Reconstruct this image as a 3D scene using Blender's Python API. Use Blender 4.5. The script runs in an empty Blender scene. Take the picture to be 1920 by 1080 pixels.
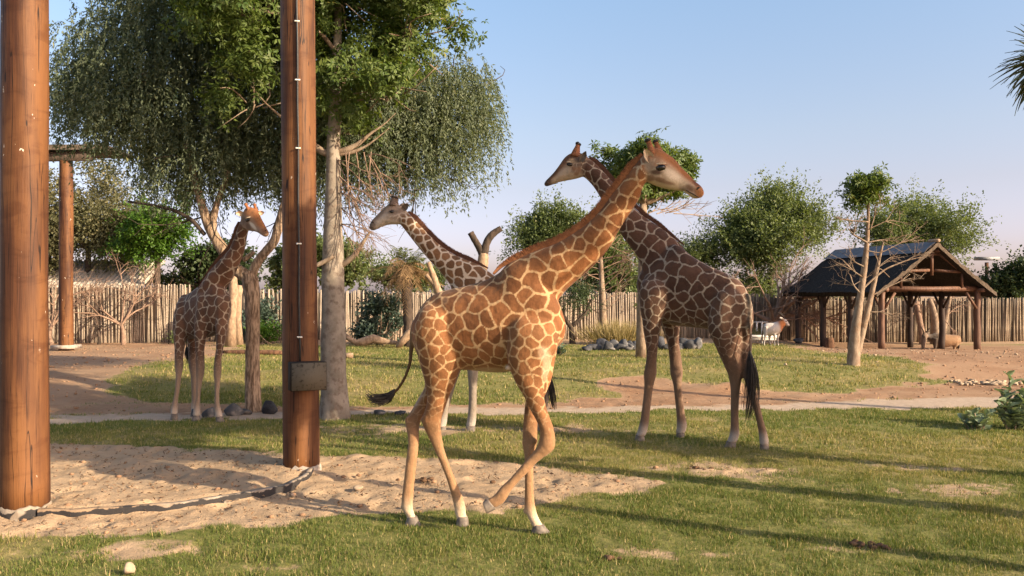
import bpy, math, random
import numpy as np
from mathutils import Vector, Matrix, Quaternion, kdtree

random.seed(7)
RNG = np.random.default_rng(7)
R = math.radians
scene = bpy.context.scene
COL = scene.collection

# ------------------------------------------------------------------ camera, sky, sun, exposure
CAM_H, F, HY = 2.3, 1600.0, 550.0            # metres, focal length and horizon row in 1920x1080 pixels
cam_d = bpy.data.cameras.new('camera'); cam = bpy.data.objects.new('camera', cam_d); COL.objects.link(cam)
cam.location = (0, 0, CAM_H); cam.rotation_euler = (R(90), 0, 0)
cam_d.sensor_width = 36; cam_d.lens = 36 * F / 1920; cam_d.shift_y = (HY - 540) / 1920
cam_d.clip_start = 0.1; cam_d.clip_end = 3000
scene.camera = cam
SUN_EL, SUN_AZ = R(22), R(-29)               # azimuth measured from +X
sdir = Vector((math.cos(SUN_EL) * math.cos(SUN_AZ), math.cos(SUN_EL) * math.sin(SUN_AZ), math.sin(SUN_EL)))
world = bpy.data.worlds.new('World'); scene.world = world; world.use_nodes = True
wn = world.node_tree.nodes; wl = world.node_tree.links
sky = wn.new('ShaderNodeTexSky'); sky.sky_type = 'NISHITA'; sky.sun_disc = False
sky.sun_elevation = SUN_EL; sky.sun_rotation = math.atan2(sdir.x, sdir.y)
sky.altitude = 0; sky.air_density = 0.7; sky.dust_density = 1.8; sky.ozone_density = 4.0
bg = wn['Background']; bg.inputs['Strength'].default_value = 0.14
tint = wn.new('ShaderNodeMix'); tint.data_type = 'RGBA'; tint.blend_type = 'MULTIPLY'; tint.inputs[0].default_value = 1; tint.inputs[7].default_value = (1.44, 1.16, 0.875, 1)
tcs = wn.new('ShaderNodeTexCoord'); sps = wn.new('ShaderNodeSeparateXYZ'); wl.new(tcs.outputs['Generated'], sps.inputs[0])
hz = wn.new('ShaderNodeValToRGB'); wl.new(sps.outputs[2], hz.inputs[0])      # lavender dust towards the horizon, the same all round
hz.color_ramp.elements[0].position = 0.06; hz.color_ramp.elements[0].color = (0.89, 0.70, 0.79, 1)
hz.color_ramp.elements[1].position = 0.33; hz.color_ramp.elements[1].color = (1, 1, 1, 1)
e2 = hz.color_ramp.elements.new(0.12); e2.color = (0.91, 0.71, 0.70, 1); e_ = hz.color_ramp.elements.new(0.18); e_.color = (0.96, 0.81, 0.77, 1)
tin2 = wn.new('ShaderNodeMix'); tin2.data_type = 'RGBA'; tin2.blend_type = 'MULTIPLY'; tin2.inputs[0].default_value = 1
wl.new(sky.outputs[0], tint.inputs[6]); wl.new(tint.outputs[2], tin2.inputs[6]); wl.new(hz.outputs[0], tin2.inputs[7]); wl.new(tin2.outputs[2], bg.inputs[0])
sun_d = bpy.data.lights.new('sun', 'SUN'); sun_d.energy = 4.2; sun_d.angle = R(0.5); sun_d.color = (1.0, 0.82, 0.59)
sun = bpy.data.objects.new('sun', sun_d); COL.objects.link(sun)
sun.rotation_euler = sdir.to_track_quat('Z', 'Y').to_euler()
scene.view_settings.view_transform = 'Standard'; scene.view_settings.look = 'None'
scene.view_settings.exposure = 1.28; scene.view_settings.gamma = 1.0
scene.view_settings.use_curve_mapping = False
scene.cycles.max_bounces = 6; scene.cycles.transparent_max_bounces = 6
scene.cycles.diffuse_bounces = 3; scene.cycles.transmission_bounces = 3

# ------------------------------------------------------------------ measuring helpers
def W(px, py, Y):
    "world point seen at pixel (px, py) of the photograph when it stands Y metres away"
    return np.array([(px - 960) / F * Y, Y, CAM_H - (py - HY) / F * Y])
def GY(py, z=0.0): return F * (CAM_H - z) / (py - HY)
def G(px, py, z=0.0):
    Y = GY(py, z); return np.array([(px - 960) / F * Y, Y, z])
def sstep(a, b, x):
    t = np.clip((np.asarray(x, float) - a) / (b - a), 0, 1); return t * t * (3 - 2 * t)
def vnoise(x, y, seed=0):
    x = np.asarray(x, float); y = np.asarray(y, float)
    xi = np.floor(x).astype(np.int64); yi = np.floor(y).astype(np.int64)
    fx = x - xi; fy = y - yi; fx = fx * fx * (3 - 2 * fx); fy = fy * fy * (3 - 2 * fy)
    def h(a, b):
        n = (a * 374761393 + b * 668265263 + seed * 974711) & 0xffffffff
        n = ((n ^ (n >> 13)) * 1274126177) & 0xffffffff
        return ((n ^ (n >> 16)) & 0xffff) / 65535.0
    return (h(xi, yi) * (1 - fx) + h(xi + 1, yi) * fx) * (1 - fy) + (h(xi, yi + 1) * (1 - fx) + h(xi + 1, yi + 1) * fx) * fy
def fbm(x, y, seed=0, oct=4):
    s = 0; a = 0.5
    for k in range(oct):
        s = s + a * vnoise(np.asarray(x) * 2 ** k, np.asarray(y) * 2 ** k, seed + k * 17); a *= 0.5
    return s / (1 - 0.5 ** oct)

# ------------------------------------------------------------------ mesh helpers
ORG = {}
def mesh_np(name, verts, quads=None, tris=None, attrs=None, smooth=False):
    me = bpy.data.meshes.new(name)
    verts = np.asarray(verts, np.float32)
    me.vertices.add(len(verts)); me.vertices.foreach_set('co', verts.ravel())
    q = np.zeros((0, 4), np.int32) if quads is None else np.asarray(quads, np.int32)
    t = np.zeros((0, 3), np.int32) if tris is None else np.asarray(tris, np.int32)
    me.loops.add(q.size + t.size); me.loops.foreach_set('vertex_index', np.concatenate([q.ravel(), t.ravel()]))
    me.polygons.add(len(q) + len(t))
    st = np.concatenate([np.arange(len(q)) * 4, q.size + np.arange(len(t)) * 3]).astype(np.int32)
    me.polygons.foreach_set('loop_start', st)
    if smooth: me.polygons.foreach_set('use_smooth', np.ones(len(q) + len(t), bool))
    for k, v in (attrs or {}).items():
        v = np.asarray(v, np.float32)
        if v.ndim == 1:
            me.attributes.new(k, 'FLOAT', 'POINT').data.foreach_set('value', v)
        else:
            if v.shape[1] == 3: v = np.concatenate([v, np.ones((len(v), 1), np.float32)], 1)
            me.attributes.new(k, 'FLOAT_COLOR', 'POINT').data.foreach_set('color', v.ravel())
    me.update(calc_edges=True)
    return me

class MB:
    "collects shapes in world coordinates; build() links them as ONE object"
    def __init__(s): s.v = []; s.q = []; s.t = []; s.n = 0; s.a = []
    def raw(s, v, q=None, t=None, var=0.5):
        v = np.asarray(v, float)
        if q is not None and len(q): s.q.append(np.asarray(q) + s.n)
        if t is not None and len(t): s.t.append(np.asarray(t) + s.n)
        s.v.append(v); s.a.append(np.broadcast_to(np.asarray(var, float), (len(v),))); s.n += len(v)
        return s
    def box(s, c, size, rz=0.0, rx=0.0, ry=0.0, bevel=0.0):
        x, y, z = np.asarray(size, float) / 2
        M = np.array((Matrix.Rotation(rz, 3, 'Z') @ Matrix.Rotation(ry, 3, 'Y') @ Matrix.Rotation(rx, 3, 'X')))
        v = np.array([(a * x, b * y, d * z) for d in (-1, 1) for b in (-1, 1) for a in (-1, 1)]) @ M.T + np.asarray(c, float)
        return s.raw(v, q=[(0, 2, 3, 1), (4, 5, 7, 6), (0, 1, 5, 4), (2, 6, 7, 3), (0, 4, 6, 2), (1, 3, 7, 5)])
    def tube(s, pts, rads, n=8, wob=0.0, caps=True, var=0.5):
        pts = np.asarray(pts, float); m = len(pts); rads = np.broadcast_to(np.asarray(rads, float), (m,))
        T = np.gradient(pts, axis=0); T /= np.linalg.norm(T, axis=1, keepdims=True) + 1e-9
        ref = np.array([0, 0, 1.0]) if abs(T[0][2]) < 0.85 else np.array([1.0, 0, 0])
        th = np.arange(n) / n * 2 * math.pi; V = []
        for i in range(m):
            a = np.cross(T[i], ref); a /= np.linalg.norm(a) + 1e-9; b = np.cross(a, T[i]); ref = b
            r = rads[i] * (1 + wob * RNG.standard_normal(n)) if wob else rads[i] * np.ones(n)
            V.append(pts[i] + (np.cos(th) * r)[:, None] * a + (np.sin(th) * r)[:, None] * b)
        V = np.concatenate(V); j = np.arange(n); k = (j + 1) % n
        q = np.concatenate([np.stack([i * n + j, i * n + k, (i + 1) * n + k, (i + 1) * n + j], 1) for i in range(m - 1)])
        t = None
        if caps:
            V = np.concatenate([V, pts[:1], pts[-1:]])
            t = np.concatenate([np.stack([k, j, np.full(n, m * n)], 1), np.stack([(m - 1) * n + j, (m - 1) * n + k, np.full(n, m * n + 1)], 1)])
        return s.raw(V, q, t, var)
    def leaves(s, c, ax, nr, L, Wd, var, fold=0.25):
        N = len(c); L = np.broadcast_to(L, (N,))[:, None]; Wd = np.broadcast_to(Wd, (N,))[:, None]
        ax = ax / (np.linalg.norm(ax, axis=1, keepdims=True) + 1e-9)
        sd = np.cross(ax, nr); sd /= np.linalg.norm(sd, axis=1, keepdims=True) + 1e-9
        up = np.cross(sd, ax)
        v = np.stack([c, c + ax * L * 0.45 + sd * Wd / 2 + up * Wd * fold, c + ax * L, c + ax * L * 0.45 - sd * Wd / 2 + up * Wd * fold], 1).reshape(-1, 3)
        b = np.arange(N)[:, None] * 4
        t = np.concatenate([b + np.array([[0, 1, 2]]), b + np.array([[0, 2, 3]])])
        return s.raw(v, t=t, var=np.repeat(np.broadcast_to(var, (N,)), 4))
    def data(s, name, org=(0, 0, 0), smooth=False):
        v = np.concatenate(s.v) - np.asarray(org, float)
        return mesh_np(name, v, np.concatenate(s.q) if s.q else None, np.concatenate(s.t) if s.t else None, {'var': np.concatenate(s.a)}, smooth)
    def build(s, name, mat, parent=None, smooth=False, org=None):
        o = org if org is not None else (ORG[parent.name] if parent else np.concatenate(s.v).mean(0) * [1, 1, 0] + [0, 0, np.concatenate(s.v)[:, 2].min()])
        ob = link(name, s.data(name, o, smooth), mat, parent)
        if not parent: ob.location = o
        ORG[ob.name] = np.asarray(o, float)
        return ob
def link(name, me, mat, parent=None):
    ob = bpy.data.objects.new(name, me); COL.objects.link(ob)
    if mat is not None and len(me.materials) == 0: me.materials.append(mat)
    if parent is not None: ob.parent = parent; ORG[ob.name] = ORG[parent.name]
    return ob
def tag(o, label=None, cat=None, group=None, kind=None):
    for k, v in (('label', label), ('category', cat), ('group', group), ('kind', kind)):
        if v: o[k] = v
    return o
def thing(name, label, cat, loc, group=None):
    o = bpy.data.objects.new(name, None); COL.objects.link(o); o.location = loc; o.empty_display_size = 0.2
    ORG[o.name] = np.asarray(loc, float)
    return tag(o, label, cat, group)

# ------------------------------------------------------------------ materials
def newmat(name):
    m = bpy.data.materials.new(name); m.use_nodes = True
    nt = m.node_tree; return m, nt.nodes, nt.links, nt.nodes['Principled BSDF']
def N(nodes, typ, **kw):
    n = nodes.new(typ)
    for k, v in kw.items():
        if k.startswith('i_'): n.inputs[k[2:].replace('_', ' ')].default_value = v
        else: setattr(n, k, v)
    return n
def rgba(c): return (c[0], c[1], c[2], 1)
def mixc(nodes, links, fac, a, b, blend='MIX'):
    n = nodes.new('ShaderNodeMix'); n.data_type = 'RGBA'; n.blend_type = blend
    for sock, v in ((n.inputs[0], fac), (n.inputs[6], a), (n.inputs[7], b)):
        if hasattr(v, 'node'): links.new(v, sock)
        else: sock.default_value = v if not isinstance(v, tuple) else (rgba(v) if len(v) == 3 else v)
    return n.outputs[2]
def noise(nodes, links, scale, detail=4, rough=0.55, stretch=(1, 1, 1), coord='Object', dist=0.0):
    tc = nodes.new('ShaderNodeTexCoord'); mp = nodes.new('ShaderNodeMapping'); mp.inputs['Scale'].default_value = stretch
    links.new(tc.outputs[coord], mp.inputs[0])
    n = nodes.new('ShaderNodeTexNoise'); n.inputs['Scale'].default_value = scale; n.inputs['Detail'].default_value = detail
    n.inputs['Roughness'].default_value = rough; n.inputs['Distortion'].default_value = dist
    links.new(mp.outputs[0], n.inputs['Vector']); return n.outputs['Fac']
def ramp(nodes, links, src, a, b):
    m = nodes.new('ShaderNodeMapRange'); m.interpolation_type = 'SMOOTHSTEP'
    m.inputs[1].default_value = a; m.inputs[2].default_value = b
    links.new(src, m.inputs[0]); return m.outputs[0]
def bump(nodes, links, bsdf, h, strength, dist=0.02):
    b = nodes.new('ShaderNodeBump'); b.inputs['Strength'].default_value = strength; b.inputs['Distance'].default_value = dist
    links.new(h, b.inputs['Height']); links.new(b.outputs[0], bsdf.inputs['Normal']); return b
def basic(name, c1, c2, scale=8, stretch=(1, 1, 1), rough=0.8, bmp=0.4, bdist=0.02, lo=0.35, hi=0.65, objvar=0.0, spec=0.3, c3=None, c3s=2.0, metallic=0.0):
    m, n, l, b = newmat(name)
    f = noise(n, l, scale, 6, 0.6, stretch)
    col = mixc(n, l, ramp(n, l, f, lo, hi), c1, c2)
    if c3 is not None:
        col = mixc(n, l, ramp(n, l, noise(n, l, c3s, 3), 0.5, 0.68), col, c3)
    if objvar:
        oi = n.new('ShaderNodeObjectInfo'); mr = N(n, 'ShaderNodeMapRange'); mr.inputs[3].default_value = 1 - objvar; mr.inputs[4].default_value = 1 + objvar
        l.new(oi.outputs['Random'], mr.inputs[0])
        hs = n.new('ShaderNodeHueSaturation'); l.new(mr.outputs[0], hs.inputs['Value']); l.new(col, hs.inputs['Color']); col = hs.outputs[0]
    l.new(col, b.inputs['Base Color']); b.inputs['Roughness'].default_value = rough; b.inputs['Specular IOR Level'].default_value = spec
    b.inputs['Metallic'].default_value = metallic
    if bmp: bump(n, l, b, f, bmp, bdist)
    return m
def leafmat(name, dark, light, warm=None, transl=0.35, rough=0.5, objvar=False):
    m, n, l, b = newmat(name)
    at = N(n, 'ShaderNodeAttribute', attribute_name='var')
    src = at.outputs['Fac']
    if objvar:
        src = n.new('ShaderNodeObjectInfo').outputs['Random']
    col = mixc(n, l, src, dark, light)
    if warm: col = mixc(n, l, ramp(n, l, src, 0.86, 0.98), col, warm)
    l.new(col, b.inputs['Base Color']); b.inputs['Roughness'].default_value = rough; b.inputs['Specular IOR Level'].default_value = 0.35
    tr = n.new('ShaderNodeBsdfTranslucent'); l.new(mixc(n, l, 1.0, col, (1.0, 1.0, 0.45), 'MULTIPLY'), tr.inputs[0])
    mx = n.new('ShaderNodeMixShader'); mx.inputs[0].default_value = transl
    l.new(b.outputs[0], mx.inputs[1]); l.new(tr.outputs[0], mx.inputs[2]); l.new(mx.outputs[0], n['Material Output'].inputs[0])
    return m

MAT = {}
def wood_post_mat():
    m, n, l, b = newmat('varnished_log')
    f1 = noise(n, l, 1.0, 6, 0.62, (14, 14, 0.7), dist=0.6)
    f2 = noise(n, l, 1.0, 4, 0.5, (3.5, 3.5, 0.55))
    f3 = noise(n, l, 1.0, 8, 0.7, (34, 34, 1.0)); f4 = noise(n, l, 1.0, 5, 0.6, (2.0, 2.0, 5.0), dist=0.8)
    c = mixc(n, l, ramp(n, l, f1, 0.3, 0.7), (0.042, 0.017, 0.010), (0.096, 0.039, 0.017))
    c = mixc(n, l, ramp(n, l, f2, 0.38, 0.66), c, (0.17, 0.074, 0.027))
    c = mixc(n, l, ramp(n, l, f3, 0.54, 0.70), c, (0.030, 0.013, 0.008)); c = mixc(n, l, ramp(n, l, f4, 0.5, 0.68), c, mixc(n, l, 1.0, c, (0.74, 0.68, 0.66), 'MULTIPLY'))
    chip = noise(n, l, 1.0, 3, 0.6, (16, 16, 8)); big = noise(n, l, 1.0, 2, 0.5, (5, 5, 1.3))
    mul = N(n, 'ShaderNodeMath', operation='MULTIPLY'); l.new(ramp(n, l, chip, 0.67, 0.69), mul.inputs[0]); l.new(ramp(n, l, big, 0.59, 0.63), mul.inputs[1])
    c = mixc(n, l, mul.outputs[0], c, (0.62, 0.52, 0.42))
    ck = noise(n, l, 1.0, 3, 0.55, (7, 7, 0.28), dist=0.3); ab = N(n, 'ShaderNodeMath', operation='SUBTRACT'); l.new(ck, ab.inputs[0]); ab.inputs[1].default_value = 0.5
    ab2 = N(n, 'ShaderNodeMath', operation='ABSOLUTE'); l.new(ab.outputs[0], ab2.inputs[0]); c = mixc(n, l, ramp(n, l, ab2.outputs[0], 0.003, 0.009), (0.018, 0.009, 0.006), c)
    l.new(c, b.inputs['Base Color']); b.inputs['Roughness'].default_value = 0.58; b.inputs['Specular IOR Level'].default_value = 0.2
    bump(n, l, b, f3, 0.5, 0.012)
    return m
MAT['post'] = wood_post_mat()
MAT['plaster'] = basic('white_plaster', (0.42, 0.37, 0.31), (0.3, 0.25, 0.2), 9, rough=0.9, bmp=0.6)
def kerb_mat(name, xw):
    m, n, l, b = newmat(name)
    geo = n.new('ShaderNodeNewGeometry'); sep = n.new('ShaderNodeSeparateXYZ'); l.new(geo.outputs['Position'], sep.inputs[0])
    nz = noise(n, l, 5, 5, 0.6); mm = N(n, 'ShaderNodeMath', operation='MULTIPLY_ADD'); l.new(nz, mm.inputs[0]); mm.inputs[1].default_value = -0.16; l.new(sep.outputs[2], mm.inputs[2])
    k = ramp(n, l, mm.outputs[0], -0.010, 0.0)
    bl = noise(n, l, 2.3, 2, 0.5); k2 = N(n, 'ShaderNodeMath', operation='MAXIMUM'); l.new(k, k2.inputs[0]); l.new(ramp(n, l, bl, 0.64, 0.66), k2.inputs[1])
    light = mixc(n, l, ramp(n, l, noise(n, l, 14, 5), 0.35, 0.7), (0.29, 0.24, 0.185), (0.2, 0.155, 0.11))
    light = mixc(n, l, ramp(n, l, sep.outputs[0], xw, xw + 0.4), (0.27, 0.185, 0.112), light)
    c = mixc(n, l, k2.outputs[0], (0.02, 0.017, 0.016), light)
    l.new(c, b.inputs['Base Color']); b.inputs['Roughness'].default_value = 0.85
    bump(n, l, b, noise(n, l, 25, 5), 0.5, 0.015); return m
MAT['kerb'] = kerb_mat('worn_kerb_paint', -3.9); MAT['foot_paint'] = kerb_mat('worn_foot_paint', -9.0)
MAT['metal_box'] = basic('dusty_steel', (0.105, 0.092, 0.07), (0.04, 0.034, 0.026), 22, rough=0.85, bmp=0.1, lo=0.5, hi=0.72, spec=0.1)
MAT['box_side'] = basic('shaded_steel', (0.04, 0.034, 0.027), (0.025, 0.021, 0.018), 15, rough=0.85, bmp=0.1, spec=0.1)  # box sides painted darker than the lid, as shade away from the sun
MAT['pipe'] = basic('black_conduit', (0.02, 0.02, 0.02), (0.035, 0.033, 0.03), 20, rough=0.4, bmp=0.1)
MAT['clip'] = basic('white_clip', (0.75, 0.72, 0.66), (0.6, 0.57, 0.5), 20, rough=0.5, bmp=0.0)
MAT['bark_grey'] = basic('smooth_grey_bark', (0.30, 0.25, 0.195), (0.20, 0.165, 0.125), 5, (1, 1, 0.8), rough=0.9, bmp=0.7, bdist=0.03, c3=(0.16, 0.12, 0.09), c3s=9)
MAT['bark_rough'] = basic('furrowed_bark', (0.42, 0.30, 0.2), (0.12, 0.075, 0.045), 1.0, (24, 24, 4.5), rough=0.95, bmp=1.0, bdist=0.05)
MAT['bark_pale'] = basic('pale_bark', (0.29, 0.22, 0.155), (0.19, 0.135, 0.092), 1.0, (10, 10, 5), rough=0.9, bmp=0.7, bdist=0.03, c3=(0.2, 0.13, 0.08), c3s=5)
MAT['bark_dark'] = basic('dark_bark', (0.085, 0.06, 0.045), (0.04, 0.03, 0.022), 1.0, (14, 14, 4), rough=0.95, bmp=0.8)
MAT['deadwood'] = basic('dead_pale_wood', (0.36, 0.255, 0.165), (0.22, 0.145, 0.09), 1.0, (12, 12, 6), rough=0.85, bmp=0.6)
MAT['twig'] = basic('dry_twig', (0.27, 0.18, 0.125), (0.18, 0.115, 0.08), 8, rough=0.9, bmp=0.2)
MAT['fence'] = basic('weathered_pole', (0.27, 0.215, 0.15), (0.16, 0.12, 0.085), 1.0, (9, 9, 2.2), rough=0.9, bmp=0.4, objvar=0.5)
MAT['reed'] = basic('sunbleached_reed', (0.36, 0.295, 0.225), (0.265, 0.21, 0.155), 1.0, (9, 9, 2.2), rough=0.9, bmp=0.4, objvar=0.22)
MAT['thatch'] = basic('dark_thatch', (0.024, 0.022, 0.021), (0.05, 0.046, 0.042), 1.0, (26, 26, 9), rough=1.0, bmp=0.8, spec=0.0)
MAT['thatch_edge'] = basic('brown_thatch_edge', (0.13, 0.095, 0.065), (0.06, 0.045, 0.032), 1.0, (30, 30, 12), rough=0.95, bmp=0.9)
MAT['pole_shaded'] = basic('shaded_pole', (0.05, 0.03, 0.021), (0.028, 0.018, 0.014), 1.0, (16, 16, 2), rough=0.7, bmp=0.5)  # posts behind the front pair: shade under the roof put into the colour
MAT['ridge'] = basic('grey_ridge_cap', (0.16, 0.165, 0.18), (0.11, 0.115, 0.125), 4, rough=0.7, bmp=0.2)
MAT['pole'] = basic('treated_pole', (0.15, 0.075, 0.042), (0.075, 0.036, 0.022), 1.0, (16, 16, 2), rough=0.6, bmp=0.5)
MAT['sheet'] = basic('pale_roof_sheet', (0.50, 0.44, 0.36), (0.42, 0.365, 0.29), 2.0, rough=0.7, bmp=0.1)
MAT['rock'] = basic('grey_rock', (0.06, 0.062, 0.066), (0.17, 0.16, 0.145), 3.5, rough=0.9, bmp=0.7, bdist=0.05, lo=0.45, hi=0.62, objvar=0.4)
MAT['rock_dark'] = basic('dark_blue_rock', (0.03, 0.032, 0.038), (0.075, 0.075, 0.08), 5, rough=0.85, bmp=0.7, bdist=0.04, objvar=0.25)
MAT['pebble'] = basic('white_stone', (0.40, 0.31, 0.215), (0.28, 0.205, 0.135), 10, rough=0.9, bmp=0.4)
MAT['dung'] = basic('dry_dung', (0.15, 0.085, 0.045), (0.075, 0.042, 0.024), 20, rough=0.95, bmp=0.9)
MAT['metal_grey'] = basic('grey_metal', (0.3, 0.3, 0.31), (0.24, 0.24, 0.25), 6, rough=0.5, bmp=0.05)
MAT['white_metal'] = basic('white_metal', (0.7, 0.66, 0.6), (0.6, 0.56, 0.5), 6, rough=0.5, bmp=0.05)
MAT['hay'] = basic('hay', (0.28, 0.25, 0.09), (0.12, 0.13, 0.04), 15, rough=0.95, bmp=0.9)
MAT['stump'] = basic('stump_wood', (0.17, 0.09, 0.05), (0.07, 0.035, 0.02), 1.0, (12, 12, 3), rough=0.9, bmp=0.7)
MAT['black_hair'] = basic('black_hair', (0.014, 0.012, 0.011), (0.03, 0.022, 0.017), 20, rough=0.55, bmp=0)
MAT['mane_red'] = basic('russet_mane', (0.30, 0.12, 0.048), (0.2, 0.075, 0.03), 30, rough=0.8, bmp=0)
MAT['mane_dark'] = basic('dark_mane', (0.12, 0.05, 0.026), (0.075, 0.03, 0.018), 30, rough=0.8, bmp=0)
MAT['eye'] = basic('dark_eye', (0.008, 0.006, 0.005), (0.012, 0.008, 0.006), 5, rough=0.08, bmp=0, spec=0.6)
MAT['skin_dark'] = basic('dark_skin', (0.03, 0.02, 0.016), (0.05, 0.032, 0.022), 30, rough=0.7, bmp=0.2)
MAT['hoof'] = basic('grey_hoof', (0.2, 0.165, 0.13), (0.11, 0.09, 0.075), 14, rough=0.6, bmp=0.3)
MAT['horn_brown'] = basic('ossicone_fur', (0.28, 0.11, 0.045), (0.2, 0.075, 0.03), 25, rough=0.8, bmp=0.3)
MAT['horn_grey'] = basic('grey_ossicone_fur', (0.15, 0.1, 0.07), (0.1, 0.065, 0.045), 25, rough=0.8, bmp=0.3)
MAT['ear_pale'] = basic('pale_ear_fur', (0.55, 0.43, 0.3), (0.42, 0.31, 0.2), 18, rough=0.85, bmp=0.2)
MAT['ear_grey'] = basic('grey_ear_fur', (0.2, 0.15, 0.11), (0.1, 0.075, 0.055), 14, rough=0.85, bmp=0.2)
MAT['leaf_broad'] = leafmat('broad_leaf', (0.06, 0.11, 0.024), (0.17, 0.21, 0.05), (0.26, 0.235, 0.055), 0.42)
MAT['leaf_weep'] = leafmat('weeping_leaf', (0.09, 0.125, 0.075), (0.215, 0.24, 0.135), (0.3, 0.28, 0.12), 0.42, 0.6)
MAT['leaf_far'] = leafmat('background_leaf', (0.10, 0.14, 0.048), (0.21, 0.255, 0.105), (0.28, 0.28, 0.12), 0.45)
MAT['leaf_olive'] = leafmat('olive_leaf', (0.11, 0.115, 0.055), (0.2, 0.185, 0.095), (0.25, 0.21, 0.11))
MAT['leaf_bright'] = leafmat('bright_leaf', (0.045, 0.115, 0.012), (0.105, 0.2, 0.022), (0.16, 0.22, 0.04), 0.4)
MAT['leaf_dark'] = leafmat('dark_leaf', (0.03, 0.055, 0.02), (0.08, 0.11, 0.04), None, 0.25)
MAT['leaf_blue'] = leafmat('blue_green_leaf', (0.05, 0.082, 0.062), (0.1, 0.14, 0.1), None, 0.2)
MAT['leaf_calo'] = leafmat('thick_pale_leaf', (0.15, 0.205, 0.125), (0.27, 0.33, 0.205), None, 0.2, 0.5, objvar=True)
MAT['leaf_sword'] = leafmat('sword_leaf', (0.05, 0.07, 0.035), (0.115, 0.125, 0.06), (0.24, 0.2, 0.09), 0.2, 0.45, objvar=True)
MAT['frond_dry'] = leafmat('dry_frond', (0.19, 0.115, 0.055), (0.34, 0.225, 0.11), None, 0.3, 0.8)
MAT['frond_green'] = leafmat('green_frond', (0.075, 0.1, 0.028), (0.16, 0.17, 0.055), None, 0.3, 0.6)
MAT['grass'] = leafmat('grass_blade', (0.09, 0.135, 0.024), (0.27, 0.245, 0.07), (0.46, 0.35, 0.17), 0.35, 0.6)
MAT['straw_tall'] = leafmat('dry_tall_grass', (0.25, 0.2, 0.09), (0.4, 0.32, 0.15), None, 0.3, 0.8)
MAT['bird'] = basic('dark_feathers', (0.07, 0.05, 0.04), (0.04, 0.03, 0.025), 20, rough=0.8, bmp=0)
MAT['oryx_white'] = basic('white_fur', (0.66, 0.6, 0.52), (0.55, 0.48, 0.4), 12, rough=0.9, bmp=0.1)

def coat_mat(name, noise_amp=0.015, soft=0.0045):
    "giraffe hide: patches from the per-vertex edge distance, roughened with noise"
    m, n, l, b = newmat(name)
    at = lambda k: N(n, 'ShaderNodeAttribute', attribute_name=k)
    edge, amt, lw, cb, cp = at('edge').outputs['Fac'], at('amt').outputs['Fac'], at('lw').outputs['Fac'], at('cb').outputs['Color'], at('cp').outputs['Color']
    nz = noise(n, l, 26, 6, 0.7); nz2 = noise(n, l, 70, 3, 0.6)
    a1 = N(n, 'ShaderNodeMath', operation='MULTIPLY_ADD'); l.new(nz, a1.inputs[0]); a1.inputs[1].default_value = noise_amp * 2; l.new(edge, a1.inputs[2])
    a2 = N(n, 'ShaderNodeMath', operation='SUBTRACT'); l.new(a1.outputs[0], a2.inputs[0]); l.new(lw, a2.inputs[1])
    mk = ramp(n, l, a2.outputs[0], noise_amp - soft, noise_amp + soft)
    ma = N(n, 'ShaderNodeMath', operation='MULTIPLY'); l.new(mk, ma.inputs[0]); l.new(amt, ma.inputs[1])
    big = noise(n, l, 5, 4, 0.6)
    tn_ = N(n, 'ShaderNodeMapRange'); l.new(at('tone').outputs['Fac'], tn_.inputs[0]); tn_.inputs[3].default_value = 0.72; tn_.inputs[4].default_value = 1.25
    hs_ = n.new('ShaderNodeHueSaturation'); l.new(cp, hs_.inputs['Color']); l.new(tn_.outputs[0], hs_.inputs['Value']); cp = hs_.outputs[0]
    pc = mixc(n, l, ramp(n, l, big, 0.3, 0.72), cp, mixc(n, l, 1.0, cp, (0.74, 0.69, 0.64), 'MULTIPLY'))
    col = mixc(n, l, ma.outputs[0], cb, pc)
    col = mixc(n, l, ramp(n, l, nz2, 0.25, 0.8), mixc(n, l, 1.0, col, (0.82, 0.8, 0.78), 'MULTIPLY'), col)
    l.new(col, b.inputs['Base Color']); b.inputs['Roughness'].default_value = 0.72; b.inputs['Specular IOR Level'].default_value = 0.18
    b.inputs['Sheen Weight'].default_value = 0.08
    fur = noise(n, l, 1.0, 6, 0.7, (60, 60, 28)); b1 = bump(n, l, b, fur, 0.4, 0.012); b2 = n.new('ShaderNodeBump'); b2.inputs['Strength'].default_value = 0.5; b2.inputs['Distance'].default_value = 0.05; l.new(noise(n, l, 7, 2, 0.5), b2.inputs['Height']); l.new(b2.outputs[0], b1.inputs['Normal'])
    return m
MAT['coat'] = coat_mat('giraffe_coat')
# ------------------------------------------------------------------ ground
def path_back(X): return 16.1 + 0.155 * (X + 8) + 0.0035 * (X + 8) ** 2 * (X > -8)
KERB = [G(*p) for p in [(70, 972), (140, 972), (200, 968), (320, 960), (400, 948), (470, 937), (540, 923), (575, 905), (588, 890), (590, 872)]]
PLAT = np.array([k[:2] for k in KERB] + [G(560, 850)[:2], G(300, 838)[:2], G(-300, 838)[:2], G(-300, 975)[:2]])
def polydist(x, y, P):
    "signed distance to a polygon (negative inside)"
    x = np.asarray(x, float); y = np.asarray(y, float); P = np.asarray(P, float)
    d = np.full(x.shape, 1e9); ins = np.zeros(x.shape, bool)
    for a, b in zip(P, np.roll(P, -1, 0)):
        ex, ey = b - a; t = np.clip(((x - a[0]) * ex + (y - a[1]) * ey) / (ex * ex + ey * ey + 1e-12), 0, 1)
        d = np.minimum(d, np.hypot(x - a[0] - t * ex, y - a[1] - t * ey))
        c = ((a[1] > y) != (b[1] > y)) & (x < (b[0] - a[0]) * (y - a[1]) / (b[1] - a[1] + 1e-12) + a[0]); ins ^= c
    return np.where(ins, -d, d)
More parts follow.
